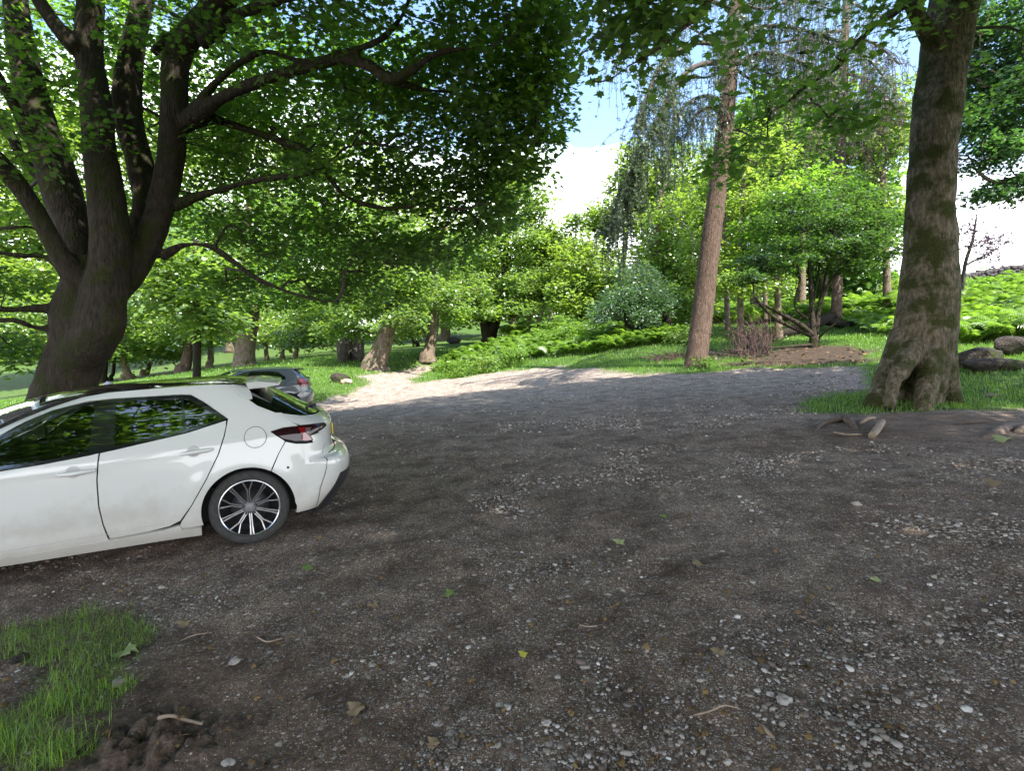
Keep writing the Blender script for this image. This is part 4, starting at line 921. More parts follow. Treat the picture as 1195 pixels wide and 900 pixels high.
# ------------------------------------------------------------------ generic woodland tree
def wtree(name,label,cat,stems,boughs,bark,leafm,leaf=.16,per=26,spread=.7,flat=.16,kind='lobed',group=None,world_boughs=(),k=9,minr=.010,maxr=.12,rough=.08,seg=.8,base=None,foot=True):
    """stems: lists of (px,py,width px,depth); boughs: (px,py,depth,rx,ry,rz,n)"""
    x,y,w,z=stems[0][0];b=P(x,y,z);g=hz(b[0],b[1])
    root=tree_root(name,label,cat,(b[0],b[1],g),group)
    sk=Skel();mb=MB()
    for si,l in enumerate(stems):
        pts=[list(P(x,y,z)) for x,y,w,z in l];r=[W(w,z) for x,y,w,z in l]
        if si==0 and foot:
            d=pts[0][2]-g
            pts=[[pts[0][0],pts[0][1],g-.12]]+([[pts[0][0],pts[0][1],g+.18]] if d>.5 else [])+([pts[0]] if d>.3 else [[pts[0][0],pts[0][1],max(pts[0][2],g+.35)]])+pts[1:]
            r=[r[0]*1.3]+([r[0]*1.1] if d>.5 else [])+[r[0]]+r[1:]
        sk.stem(np.array(pts),r,m=4)
    sk.mesh(mb,k,rough=rough)
    tr=mb.obj('trunk',bark,root);tr.matrix_parent_inverse=Matrix.Translation(-Vector(root.location))
    Ts=[ellip(P(x,y,z),(a,bb,c),n) for x,y,z,a,bb,c,n in boughs]+[ellip(c,r,n) for c,r,n in world_boughs]
    if Ts:
        T=np.concatenate(Ts);sk.grow(T,seg,.12,minr,maxr)
        mb2=MB()
        for kd,ids in sk.chains:
            if kd=='twig':
                r=[sk.rad[i] for i in ids];r[0]=r[1];tube(mb2,[sk.pos[i] for i in ids],r,4,cap=False)
        o=mb2.obj('branches',bark,root);o.matrix_parent_inverse=Matrix.Translation(-Vector(root.location))
        tips=np.array([sk.pos[c] for c in sk.cap])
        V,Fa=leaves_on(tips,None,int(per*PER),spread,flat,leaf,kind)
        o=link('crown',npmesh('crown',V,Fa,False),leafm,root);o.matrix_parent_inverse=Matrix.Translation(-Vector(root.location))
    return root
left_tree()
WS=.80
right_tree()
WS=1.0
def pm(o,root): o.matrix_parent_inverse=Matrix.Translation(-Vector(root.location));return o
# ------------------------------------------------------------------ conifers with hanging twigs
def conifer(label,trunk,limbs,bark,needle,strand_m,Z,k=10,dens=1.,tw=.008,tuft=.075,bare=(),group=None):
    x,y,w,z=trunk[0];b=P(x,y,z);g=hz(b[0],b[1]);root=tree_root('larch_tree',label,'tree',(b[0],b[1],g),group)
    sk=Skel();mb=MB();pts=[list(P(x,y,z)) for x,y,w,z in trunk];r=[W(w,z) for x,y,w,z in trunk]
    pts=[[pts[0][0],pts[0][1],g-.15]]+[[pts[0][0],pts[0][1],max(pts[0][2],g+.1)]]+pts[1:];r=[r[0]*1.3]+r
    p=spline(np.column_stack([pts,r]),8);tube(mb,p[:,:3],p[:,3],22,rough=.07)
    # small knots and stubs on the stem
    for _ in range(10):
        q=p[rng.integers(4,len(p)-2)];a=rng.random()*6.28;d=np.array([math.cos(a),math.sin(a),.2])
        tube(mb,[q[:3]+d*q[3]*.7,q[:3]+d*(q[3]+.06+.15*rng.random())],[.03,.012],6)
    pm(mb.obj('trunk',bark,root),root)
    ml=MB();mt=MB();TP=[];NS=[]
    for l in limbs:
        q=spline([list(P(x,y,z))+[W(w,z)] for x,y,w,z,*_ in l['p']],7);tube(ml,q[:,:3],q[:,3],7,cap=False)
        L=np.linalg.norm(np.diff(q[:,:3],axis=0),axis=1).sum();n=int(L*l.get('n',16)*dens)
        for _ in range(n):
            u=l.get('u0',.15)+(1-l.get('u0',.15))*rng.random();i=int(u*(len(q)-1));a=q[i,:3]
            ln=strand_m*(.35+.9*rng.random())*l.get('s',1.);side=rng.normal(size=2)*.30*ln
            c=[a,a+[side[0]*.6,side[1]*.6,-ln*.22+.04],a+[side[0],side[1],-ln*.6],a+[side[0]*1.05+rng.normal()*.05,side[1],-ln]]
            c=spline(c,3);tube(ml,c,[tw]*(len(c)-1)+[tw*.4],3,cap=False)
            m=int(ln/ .045*l.get('t',1.));
            for _ in range(m):
                v=rng.random();jj=v*(len(c)-1);i0=int(jj);f=jj-i0;TP.append(c[i0]*(1-f)+c[min(i0+1,len(c)-1)]*f)
    for l in bare:
        q=spline([list(P(x,y,z))+[W(w,z)] for x,y,w,z in l],5);tube(ml,q[:,:3],q[:,3],6,cap=False)
        for _ in range(38):
            i=rng.integers(2,len(q));a=q[i,:3];d=rng.normal(size=3)*[.5,.5,.25];d[2]-=.15;e=a+d*(.4+.8*rng.random());tube(ml,[a,(a+e)/2+rng.normal(size=3)*.06,e],[.011,.008,.004],3,cap=False)
    pm(ml.obj('branches',M_twig if bark is not M_bark_con else simple('larch_twigs',(.055,.043,.035),.9),root),root)
    TP=np.array(TP);n=len(TP);nr=rng.normal(size=(n,3));T=np.array([(0,0,0),(.16,.5,0),(0,1,0),(-.16,.5,0),(.45,.7,.1),(.42,.9,.1),(-.45,.7,-.1),(-.42,.9,-.1)],float);Fc=np.array([(0,1,2),(0,2,3),(0,4,5),(0,7,6)])
    V,Fa=scatter(T,Fc,TP,nr,rng.random(n)*6.28,tuft*(.6+.8*rng.random(n)))
    pm(link('needles',npmesh('needles',V,Fa,False),needle,root),root);print('needles',n)
conifer('tall straight larch with scaly reddish trunk and hanging grey-green branches',
  [(812,428,26,18),(818,380,24,18),(824,330,23,18),(831,270,22,18),(838,215,21,18),(845,155,19,18),(851,95,18,18),(854,45,16,18),(858,0,14,18),(863,-60,14,18),(868,-200,9,18)],
  [dict(p=[(850,72,7,18),(815,76,6,17.5),(790,95,5,17),(772,130,4,16.6),(752,170,3.5,16.4),(735,205,3,16.3),(722,235,2,16.3),(714,262,1.5,16.3)],n=19,s=1.05,u0=.3,t=1.7),
   dict(p=[(852,55,6,18),(812,50,5,17),(775,72,4,16.2),(755,110,3,15.8),(742,150,2.,15.6)],n=11,s=1.3,u0=.35,t=1.2),
   dict(p=[(847,140,6,18),(830,125,4,17.8),(812,134,3.5,17.5),(800,160,2.5,17.3)],n=12,s=.8),
   dict(p=[(846,118,5,18),(820,112,4,17.6),(795,128,3,17.3),(780,165,2,17.2)],n=18,s=.9),
   dict(p=[(852,80,6,18),(885,62,5,17.4),(925,68,4,17),(965,92,3,16.8),(1000,125,2,16.6)],n=26,s=.9,t=.7),
   dict(p=[(854,40,6,18),(900,30,5,17.6),(950,38,4,17.2),(1005,62,3,17),(1040,100,2,17)],n=26,s=1.,t=.7),
   dict(p=[(856,15,6,18),(900,-6,5,18.5),(960,-10,4,19),(1030,20,3,19)],n=16,s=1.2,t=.8),
   dict(p=[(856,10,6,18),(815,-2,5,17.4),(775,10,4,17),(735,40,3,16.6),(715,80,2,16.4)],n=7,s=1.2,t=.8),
   dict(p=[(856,20,5,18),(860,18,4,16),(850,40,3,14.8),(842,70,2,14.4)],n=16,s=.8,t=.8),
   dict(p=[(858,-20,6,18),(800,-60,5,17),(740,-40,4,16.5),(700,10,3,16)],n=5,s=1.2,t=.8),
   dict(p=[(858,-10,6,18),(920,-50,5,17),(980,-40,4,16.5),(1050,0,3,16)],n=12,s=1.2,t=.8)],
  M_bark_con,L_con,1.55,18,10,1.4,.007,.085,
  bare=[[(852,75,4,18),(880,95,3,17.8),(905,102,2,17.6),(935,104,1.5,17.5)],[(850,70,4,18),(880,78,3,18),(915,92,2.5,18),(965,100,2,18)],[(853,50,4,18),(830,45,3,18),(800,30,2,18),(765,22,1.5,18)],
   [(848,78,3,18),(825,90,2.5,18),(800,88,2,18),(770,100,1.5,18)],[(846,150,2.5,18),(870,155,2,18),(895,172,1.5,18)],[(840,190,2,18),(860,182,1.5,18),(885,192,1,18)],[(855,30,4,18),(895,50,3,18),(940,45,2.5,18),(985,55,2,18)],[(848,88,5,18),(836,100,4,17.6),(850,110,3,17.4),(870,108,2,17.3)],[(856,0,4,18),(890,10,3,18),(930,0,2,18),(975,12,1.5,18)]])
conifer('second larch further back with brown drooping branches, left of the big mossy tree',
  [(975,392,12,30),(977,330,11,30),(979,260,11,30),(981,190,11,30),(983,130,10,30),(985,80,9,30),(987,20,8,30),(990,-60,6,30)],
  [dict(p=[(985,85,4,30),(1010,92,3,29),(1035,112,2.5,28),(1055,145,2,28)],n=16,s=1.,t=.6),dict(p=[(985,70,4,30),(955,78,3,29.5),(925,105,2,29)],n=16,s=1.1,t=.6),dict(p=[(984,110,4,30),(1005,125,3,29),(1030,160,2,29)],n=9,s=.9,t=.5),
   dict(p=[(986,45,4,30),(1020,50,3,29),(1050,75,2,29)],n=16,s=1.2,t=.6),dict(p=[(986,35,4,30),(950,40,3,29),(920,60,2,29)],n=16,s=1.2,t=.6),dict(p=[(983,130,4,30),(960,140,3,29),(940,165,2,29)],n=8,s=1.1,t=.5),dict(p=[(982,150,3,30),(1000,165,2,29.5),(1018,190,1.5,29.5)],n=8,s=1.,t=.5)],
  M_bark_con,leafmat('brown_larch_needles',(.12,.095,.06),(.09,.08,.03),.3,.02,.3),2.6,30,10,1.,.012,.12)
# ------------------------------------------------------------------ woodland
BG='trees standing in the wood beyond the car park'
def T_(label,stems,boughs,bark=None,lm=None,name='woodland_tree',group=BG,**k): return wtree(name,label,'tree',stems,boughs,bark or M_bark_bg,lm or L_mid,group=group,**k)
T_('broad tree with a low curved side branch just left of the silver-blue car',[[(286,434,25,33),(287,400,22,33),(290,372,24,33),(292,345,18,33),(288,300,12,33),(290,240,7,33)],[(281,412,9,33),(272,396,7,33),(262,385,6,33),(250,366,4,33)],[(292,365,12,33),(312,340,9,33),(335,315,6,33)]],
   [(290,295,33,4.5,4.5,1.8,60),(230,310,33,2.6,3,1.4,34),(350,300,33,3,3,1.6,40),(300,235,34,4.5,4,2,60),(255,352,31,1.3,1.5,.55,16),(330,348,32,1.8,2,.6,22),(300,330,30,2.0,1.5,.7,22),(200,250,36,3.5,3,2,40),(390,260,36,3,3,2,40)],lm=L_syc2,per=34,spread=.8,leaf=.2)
T_('leaning pale trunk on the left edge of the track with blue-green leaves',[[(437,434,29,30),(442,415,24,30),(449,395,20,30),(455,372,17,30),(460,345,11,30),(462,300,7,30)]],
   [(462,345,30,1.9,2,.8,40),(425,362,30,1.5,1.6,.55,28),(400,385,31,1.2,1.2,.35,16),(480,325,30,1.6,1.8,.9,30),(440,315,31,2.6,2.4,1.1,46),(470,370,29,1.1,1.,.35,16),(450,270,32,3,2.5,1.6,44)],per=36,spread=.62,leaf=.17)
T_('upright split trunk on the far side of the track bend',[[(499,423,18,34),(502,405,14,34),(505,385,13,34),(507,360,11,34),(506,320,7,34)]],
   [(505,345,34,2.1,2,.8,40),(530,365,34,1.2,1.2,.4,16),(480,385,34,.9,1,.35,12),(500,300,35,2.6,2.4,1.4,46),(540,330,36,1.8,1.6,.8,24)],per=36,spread=.65,leaf=.17)
T_('dark forked tree with a tall domed crown in the centre of the view',[[(571,403,19,41),(569,388,16,41),(563,368,11,41),(552,348,7,41),(545,320,5,41)],[(572,392,15,41),(580,370,11,41),(587,345,9,41),(590,300,7,41),(592,250,5,41)]],
   [(590,338,41,4.,4,1.6,70),(592,285,41,4.2,4,2.2,120),(598,238,41,3.1,2.8,1.8,90),(604,205,41,1.7,1.6,1.0,34),(545,345,41,2.4,2.4,1.,36),(550,300,42,2.6,2.4,1.7,40),(630,335,41,1.8,1.8,1.,28),(635,285,42,1.2,1.2,1.2,20),(600,360,39,2.2,2,.4,26),(560,365,38,1.4,1.5,.35,16)],bark=M_bark_dark,per=40,spread=.85,leaf=.21)
for lab,st,bo in [
  ('thin pale trunk first to the right of the dark forked tree',[(598,402,7,56),(598,385,7,56),(597,350,5,56)],[(596,345,56,3,3,1.8,34)]),
  ('slim trunk second to the right of the dark forked tree',[(614,398,5,60),(616,380,5,60),(620,350,4,60)],[(618,345,60,3,3,2,34)]),
  ('curved slim trunk leaning right beyond the bracken mound',[(625,396,7,58),(627,378,6,58),(634,360,5,58),(645,335,4,58)],[(642,335,58,3,3,2,34)]),
  ('dark thin stem standing at the left end of the yellow-green trees',[(644,392,3.5,55),(643,375,3.5,55),(641,340,3,55)],[(648,320,55,2.5,2.5,2.4,34)])]:
    T_(lab,[st],bo,per=30,spread=1.1,leaf=.28,lm=L_mid)
# yellow-green trees right of centre
T_('bright yellow-green tree with an airy top against the sky gap',[[(722,388,9,40),(724,340,8,40),(730,280,6,40),(735,220,4,40),(738,180,2,40)]],
   [(735,215,40,1.6,1.5,1.7,46),(722,250,40,2.2,2.2,1.2,50),(755,235,41,1.8,1.8,1.4,40),(700,262,41,1.7,1.6,1.,34),(738,180,40,1,.9,.9,18),(765,200,41,1,1,1.2,12)],lm=L_yel,per=30,spread=.75,leaf=.22)
T_('low light green tree filling the gap below the sky, behind the bracken mound',[[(678,392,8,38),(680,350,7,38),(684,300,5,38)]],
   [(680,300,38,2.4,2.2,1.6,50),(668,345,37,1.8,1.8,1.2,36),(700,330,37,1.8,1.8,1.4,36),(650,290,42,1.4,1.4,1.3,22),(665,262,40,1.2,1.2,.8,16),(655,330,45,2,2,1.6,30)],lm=L_yel,per=34,spread=.8,leaf=.22)
T_('pale green tree whose crown rises straight behind the dark shrubby tree',[[(762,386,9,36),(764,330,8,36),(768,270,6,36),(772,220,4,36)]],
   [(770,290,36,2.2,2.2,2,56),(790,250,36,2,2,1.6,40),(765,345,34,2,2,1.2,36),(800,310,35,1.8,1.8,1.5,34),(790,200,38,1.8,1.8,1.4,26),(795,360,33,1.6,1.6,.9,26)],lm=L_mid,per=34,spread=.75,leaf=.2)
T_('small dark shrubby tree with grey-green leaves and low crooked limbs',[[(736,401,13,28),(735,385,11,28),(732,370,8,28),(728,345,5,28)],[(738,392,6,28),(748,380,4,28),(752,370,4,28)],[(778,394,13,29),(780,380,11,29),(774,365,8,29),(765,340,5,29)],[(776,384,6,29),(762,378,5,29),(752,366,4,29)]],
   [(735,350,28,1.5,1.6,.75,60),(712,362,27.5,.9,1,.5,24),(765,345,28,1.2,1.3,.8,40),(740,322,28.5,1.2,1.2,.6,30),(700,372,27,.5,.6,.3,10),(760,368,27,.9,.8,.25,16)],bark=M_bark_blk,lm=L_blue,per=40,spread=.45,leaf=.11,kind='oval',seg=.4,minr=.006,maxr=.05)
# slender stems right of the larch
sl=[('slim stem nearest to the right of the straight larch',[(849,396,7,30),(848,350,6,30),(846,280,5,30),(845,200,4,30)],[(838,230,30,2.2,2.2,1.6,50),(850,180,31,1.8,1.8,1.4,34),(820,290,30,1.4,1.6,1.2,30),(810,190,32,1.4,1.5,1.4,24)],L_yel),
 ('darker slim stem second to the right of the straight larch',[(864,402,8,27),(864,350,7,27),(865,280,6,27),(868,200,4,27)],[(872,230,27,2.1,2,1.3,50),(880,180,28,1.8,1.8,1.2,34),(860,300,27,1.4,1.5,.8,26),(865,330,25.5,1.5,1.2,.30,30)],L_yel),
 ('very thin stem between the slim trunks and the many-stemmed tree',[(893,392,5,32),(893,340,5,32),(896,260,4,32)],[(905,250,32,2.4,2.2,1.4,46),(920,200,33,2,2,1.4,36),(935,150,33,1.6,1.6,1.,20)],L_syc2),
 ('slim trunk just left of the many-stemmed small tree',[(908,400,10,26),(908,360,8,26),(906,300,7,26),(902,230,5,26)],[(905,300,26,1.8,1.8,.7,40),(930,240,26,2.0,2,1.,44),(890,265,26,1.4,1.5,.8,28),(960,215,27,1.6,1.6,1.,30)],L_syc2),
 ('thin stem farthest back in the row of slim trunks',[(835,396,5,36),(834,350,5,36),(832,280,4,36)],[(835,330,36,1.8,1.8,.9,30),(860,280,37,2.4,2.2,1.6,40),(815,350,35,1.2,1.2,.7,18),(880,330,38,2.4,2.2,1,34)],L_mid)]
for lab,st,bo,lm in sl: T_(lab,[st],bo,lm=lm,per=30,spread=.62,leaf=.15,seg=.5,minr=.007,maxr=.06,group='slender stems right of the larch')
wtree('small_tree','small many-stemmed tree with spreading dark layered leaves on the litter-covered ground','tree',
  [[(950,408,11,20),(950,398,9,20),(948,370,6,20),(946,335,5,20),(944,300,4,20),(942,270,3,20)],[(949,392,7,20),(935,380,6,19.8),(918,370,5,19.6),(900,360,4,19.4),(882,352,3,19.2)],[(949,392,7,20),(925,382,5,19.8),(905,372,5,19.4),(890,358,4,19.2),(880,345,3,19)],
   [(952,390,6,20),(956,360,5,20),(962,340,5,20),(978,318,4,20),(995,300,3,20),(1010,282,2,20)],[(951,390,5,20),(957,350,3.5,20.1),(966,310,3,20.2),(972,270,2,20.3)],[(942,372,4,20),(930,362,3,20),(928,350,3,20),(933,330,3,20),(932,315,2.5,20),(926,300,2,20)],[(948,360,3,20),(955,320,2.5,20),(960,280,2,20)],
   [(952,398,3,20),(965,385,2.5,19.6),(975,378,2,19.4),(983,368,1.2,19.2)],[(950,402,4,20),(925,404,3,19.6),(900,406,2,19.3),(880,404,1.5,19)]],
  [(945,290,20,2.2,1.8,.35,70),(1005,280,20,1.3,1.5,.35,44),(900,305,19.5,1.2,1.3,.28,34),(950,258,20.5,2.2,2,.4,70),(1035,295,20,.55,.7,.15,14),(985,310,20,1.2,1.2,.2,26),(930,235,21,1.6,1.6,.4,36),(1020,258,20.5,1.,1.2,.35,26),(875,322,19,.7,.8,.2,16),(985,230,21,1.3,1.4,.4,26)],
  M_bark_dark,leafmat('small_tree_leaves',(.028,.07,.014),(.09,.20,.022),.4),per=30,spread=.42,flat=.05,leaf=.10,seg=.4,minr=.005,maxr=.035)
wtree('tree','large tree leaning in from beyond the right edge, its dark leaves hanging against the sky','tree',
  [[(1290,430,50,22),(1285,300,44,22),(1275,150,38,22),(1260,0,28,22),(1250,-120,18,22)],[(1278,200,20,22),(1230,205,12,22),(1190,208,8,22),(1160,212,5,22),(1140,200,3,22)],[(1270,120,18,22),(1220,110,10,22),(1170,110,6,22)]],
  [(1150,90,23,1.2,1.4,1.4,60),(1190,50,22,2.2,2.4,1.9,130),(1165,120,22,1.4,1.8,1.,55),(1155,180,22,1.3,1.6,.6,44),(1190,215,22,1.,1.4,.4,28),(1150,20,22.5,1.3,1.6,1.1,44),(1190,150,22.5,1.2,1.5,1.,44),(1130,150,22,.5,.8,.4,14),(1250,80,22,2,2.5,3,80),(1150,225,21.5,.5,.7,.2,10)],
  M_bark_bg,leafmat('dark_hanging_leaves',(.03,.075,.025),(.08,.20,.03),.4,.07),per=34,spread=.5,flat=.12,leaf=.14,kind='maple',seg=.5)
wtree('sapling','thin sapling with sparse purple-brown leaves against the white sky beside the mossy tree','sapling',
  [[(1122,345,5,30),(1126,310,4,30),(1135,280,3,30),(1140,250,2,30)],[(1126,310,2.5,30),(1145,300,2,30),(1165,290,1.5,30)]],
  [(1138,285,30,1.1,1.2,.6,26),(1155,300,30,.7,.8,.35,14),(1125,265,30,.6,.8,.5,12),(1165,280,30,.4,.5,.25,6)],M_twig,leafmat('purple_leaves',(.07,.045,.06),(.12,.08,.09),.3,.05,.35),per=16,spread=.4,leaf=.15,kind='oval',seg=.4,minr=.006,maxr=.03)
# left wood
left=[
 ('short stubby trunk at the far left under low leaves, left of the massive trunk',[(70,458,14,36),(72,448,10,36),(76,435,8,36)],[(60,400,36,3.2,3,1.1,50),(30,370,36,3,3,1.6,44)],M_bark_bg),
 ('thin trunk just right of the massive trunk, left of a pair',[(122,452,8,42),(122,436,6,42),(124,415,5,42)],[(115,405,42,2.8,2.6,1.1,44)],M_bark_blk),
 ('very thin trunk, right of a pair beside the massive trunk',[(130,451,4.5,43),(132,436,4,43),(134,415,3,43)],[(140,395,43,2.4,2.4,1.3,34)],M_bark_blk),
 ('low forked trunk above the pale boulder',[(150,449,14,40),(150,440,12,40),(146,428,7,40),(144,415,5,40)],[(165,400,40,3,2.8,1.1,46),(150,360,41,3.4,3,1.6,46)],M_bark_bg),
 ('short trunk leaning right between the forked trunk and the ivy-clad one',[(168,446,7,45),(171,436,6,45),(175,424,5,45)],[(190,405,44,2.4,2.4,1.,34)],M_bark_bg),
 ('thick reddish trunk leaning right behind the white car roof',[(213,445,15,38),(216,428,13,38),(220,410,11,38),(226,390,8,38)],[(215,385,38,2.6,2.6,1.2,46),(190,345,39,3.6,3,1.8,50)],M_bark_con),
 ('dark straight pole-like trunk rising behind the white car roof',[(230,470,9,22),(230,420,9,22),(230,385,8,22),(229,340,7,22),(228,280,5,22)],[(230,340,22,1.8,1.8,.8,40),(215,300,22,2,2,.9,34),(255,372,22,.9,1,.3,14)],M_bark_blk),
 ('pale twin trunk between the dark pole-like trunk and the broad tree',[(245,440,8,42),(246,420,7,42),(245,395,6,42)],[(245,375,42,2.2,2.4,1.,34),(255,330,43,3,3,1.7,38)],M_bark_bg),
 ('slim grey trunk directly behind the silver-blue car roof, leftmost of three',[(312,436,5,46),(311,415,5,46),(308,385,4,46)],[(305,385,46,2.8,2.6,1.1,34),(330,350,48,4,3,2,44)],M_bark_bg),
 ('slim pale trunk behind the silver-blue car roof, middle one of three',[(330,434,5,44),(330,415,4,44),(331,390,4,44)],[(345,392,44,2.4,2.2,.9,34)],M_bark_bg),
 ('slim pale trunk behind the rear of the silver-blue car, right one of three',[(345,432,5,41),(346,415,4.5,41),(345,385,4,41)],[(365,388,41,2.4,2.2,.8,36),(380,360,42,3,2.6,1.2,40)],M_bark_bg),
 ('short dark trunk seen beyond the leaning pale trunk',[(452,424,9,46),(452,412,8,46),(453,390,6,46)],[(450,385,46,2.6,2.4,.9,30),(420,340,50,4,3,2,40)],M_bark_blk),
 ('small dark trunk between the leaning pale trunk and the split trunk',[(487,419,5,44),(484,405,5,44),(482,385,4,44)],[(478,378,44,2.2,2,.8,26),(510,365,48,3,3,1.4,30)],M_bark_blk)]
for lab,st,bo,bk in left: T_(lab,[st],bo,bark=bk,per=34,spread=.95,leaf=.23,flat=.2)
# taller trees closing the wood behind (their stems stand hidden in the foliage)
back=[('tall tree closing the view at the far left edge',[(-20,440,16,48),(-18,380,14,48),(-15,250,8,48)],[(-20,330,48,5,4,3,60),(20,260,48,5,4,3.5,60),(60,330,48,4,4,2.4,50),(10,170,48,5,4,3.5,40)]),
 ('tall tree seen through the big stems on the left',[(100,436,14,52),(102,380,12,52),(105,250,8,52)],[(110,330,52,5,4,3,60),(90,250,52,5.5,4,3.5,60),(160,290,52,5,4,3,56),(60,150,53,6,4,4,50),(170,180,53,6,4,4,50)]),
 ('tall tree rising behind the broad tree on the left',[(270,425,12,62),(272,350,10,62),(275,230,7,62)],[(270,320,62,6,5,3.6,60),(220,260,62,6,5,4,56),(330,270,62,6,5,4,60),(280,180,62,7,5,4,56)]),
 ('tall tree closing the view above the silver-blue car',[(380,420,12,64),(382,350,10,64),(385,230,7,64)],[(380,340,64,6,5,2.8,60),(400,270,64,6,5,4,60),(440,320,64,5,5,3.4,50),(400,190,64,7,5,4,50),(480,240,64,5,5,3.5,40)]),
 ('tall tree behind the track bend',[(520,415,12,62),(520,350,10,62),(522,260,7,62)],[(520,350,62,5.5,5,2.6,60),(530,290,62,5,5,3.4,50),(490,300,62,5,5,3.4,50)]),
 ('far light green tree under the gap of sky',[(668,385,9,72),(668,340,8,72),(668,290,6,72)],[(660,330,72,4.5,4,3.8,56),(640,290,72,3,3,3,36),(690,320,72,4,4,4,40)]),
 ('far tree crown right of the sky gap',[(770,380,9,62),(770,320,8,62),(772,220,6,62)],[(775,260,62,4,4,5,56),(800,330,62,4.5,4,4,50),(745,330,60,3,3,3.4,40)]),
 ('tall tree standing behind the slim stems',[(880,385,10,46),(880,300,9,46),(882,200,6,46)],[(900,160,46,3.5,3.4,2.2,40),(990,330,46,3,3,1.6,40),(870,220,46,4,4,2.6,56),(900,290,46,4.5,4,2.2,56),(930,230,46,3.6,3.6,2.4,46),(830,250,46,3,3,3,44)]),
 ('tall tree with an airy crown between the two larches',[(935,376,10,38),(936,300,8,38),(938,200,6,38)],[(930,170,38,2.2,2.2,1.8,40),(955,120,38,2,2,1.6,26),(905,120,38,1.8,1.8,1.4,20),(900,200,38,2,2,1.4,30),(1010,160,38,2,2,1.4,30)]),
 ('tree with a rounded crown behind the many-stemmed tree',[(960,372,9,44),(962,320,8,44),(964,240,6,44)],[(975,280,44,3,3,1.8,44),(1010,255,44,2.8,3,1.7,40),(960,230,44,2.8,3,1.8,36),(1000,215,45,2,2.4,1.4,24)])]
for i,(lab,st,bo) in enumerate(back): T_(lab,[st],[(*b[:6],int(b[6]*1.6)) for b in bo],per=34,spread=1.5,leaf=.38,flat=.4,lm=(L_yel if i in(0,1,2,3,5,6) else L_mid if i==4 else L_syc2),seg=1.2)
wtree('woodland_tree','tree with dark green leaves between the second larch and the mossy trunk','tree',[[(1035,362,9,30),(1034,300,8,30),(1030,200,6,30)]],[(1035,180,30,1.5,1.6,1.3,30),(1020,240,30,1.8,1.8,.8,36),(1045,120,30,1.4,1.5,1.2,24),(1010,290,30,1.6,1.6,.6,30)],M_bark_bg,L_mid,per=26,spread=.6,leaf=.17,group=BG)
# far-off wood: one mass on the hillside
def far_wood():
    C=[]
    for _ in range(150):
        x=rng.uniform(-200,1000);z=rng.uniform(88,125);C.append((x,z,rng.uniform(3,5.5)))
    pos=[]
    for x,z,r in C:
        b=P(x,400,z);g=float(hbase(b[0:1],b[1:2])[0]);q=ellip((b[0],b[1],g+r*1.3),(r,r,r*1.35),26,.3);pos.append(q)
    pos=np.concatenate(pos);V,Fa=leaves_on(pos,None,16,1.7,.7,.75,'lobed')
    setp(link('distant_wood',npmesh('distant_wood',V,Fa,False),L_mid),'distant green woodland on the hillside behind everything','wood',kind='stuff')
far_wood()
# unseen trees added behind the camera to shade the car park
for lab,x,y in (('unseen shade tree added behind the viewpoint on the right',8,-5.5),('unseen shade tree added behind the viewpoint on the left',-1.5,-5.5)):
    g=hz(x,y);root=tree_root('sycamore_tree',lab,'tree',(x,y,g));sk=Skel();mb=MB()
    sk.stem(np.array([[x,y,g-.1],[x,y,g+.6],[x+.1,y,g+3],[x,y+.4,g+6],[x,y,g+10]]),[.6,.42,.36,.3,.12]);sk.mesh(mb,12);pm(mb.obj('trunk',M_bark_syc,root),root)
    sk.grow(thin(offframe(ellip((x,y+.8,g+8.5),(7,6.2,3.2),620,.3))),.8,.1,.006,.1);mb=MB()
    for kd,ids in sk.chains:
        if kd=='twig':
            r=[sk.rad[i] for i in ids];r[0]=r[1];tube(mb,[sk.pos[i] for i in ids],r,4,cap=False)
    pm(mb.obj('branches',M_twig,root),root)
    V,Fa=leaves_on(np.array([sk.pos[c] for c in sk.cap]),None,44,.8,.2,.24,'lobed');pm(link('crown',npmesh('crown',V,Fa,False),L_syc,root),root)
# ================================================================== GROUND COVER
def polar(n,r0,r1,a=50,bias=1.):
    r=r0*(r1/r0)**(rng.random(n)**bias);t=np.radians(rng.uniform(-a,a,n));return r*np.sin(t),r*np.cos(t)
def blades(x,y,ln,wd,lean=.5,name='grass',label=None,mat=None,seg=3):
    n=len(x);z=hfull(x,y);a=rng.random(n)*6.28;le=rng.random(n)*lean;l=ln*(.5+.8*rng.random(n));w=wd*(.6+.6*rng.random(n))
    dx,dy=np.cos(a),np.sin(a);sx,sy=-dy,dx
    V=[];
    for k in range(seg+1):
        u=k/seg;out=le*l*u*u;h=l*u*(1-.35*le*u);ww=w*(1-u)**.7
        c=np.stack([x+dx*out,y+dy*out,z-.01+h],-1)
        if k<seg:
            V.append(c-np.stack([sx*ww,sy*ww,0*ww],-1)/2);V.append(c+np.stack([sx*ww,sy*ww,0*ww],-1)/2)
        else:V.append(c)
    V=np.stack(V,1);m=V.shape[1];Ft=[]
    for k in range(seg-1): Ft+=[(2*k,2*k+1,2*k+3),(2*k,2*k+3,2*k+2)]
    Ft.append((2*seg-2,2*seg-1,2*seg));Fa=(np.array(Ft)[None]+(np.arange(n)*m)[:,None,None]).reshape(-1,3)
    return setp(link(name,npmesh(name,V.reshape(-1,3),Fa,False),mat or L_grass),label,'grass',kind='stuff')
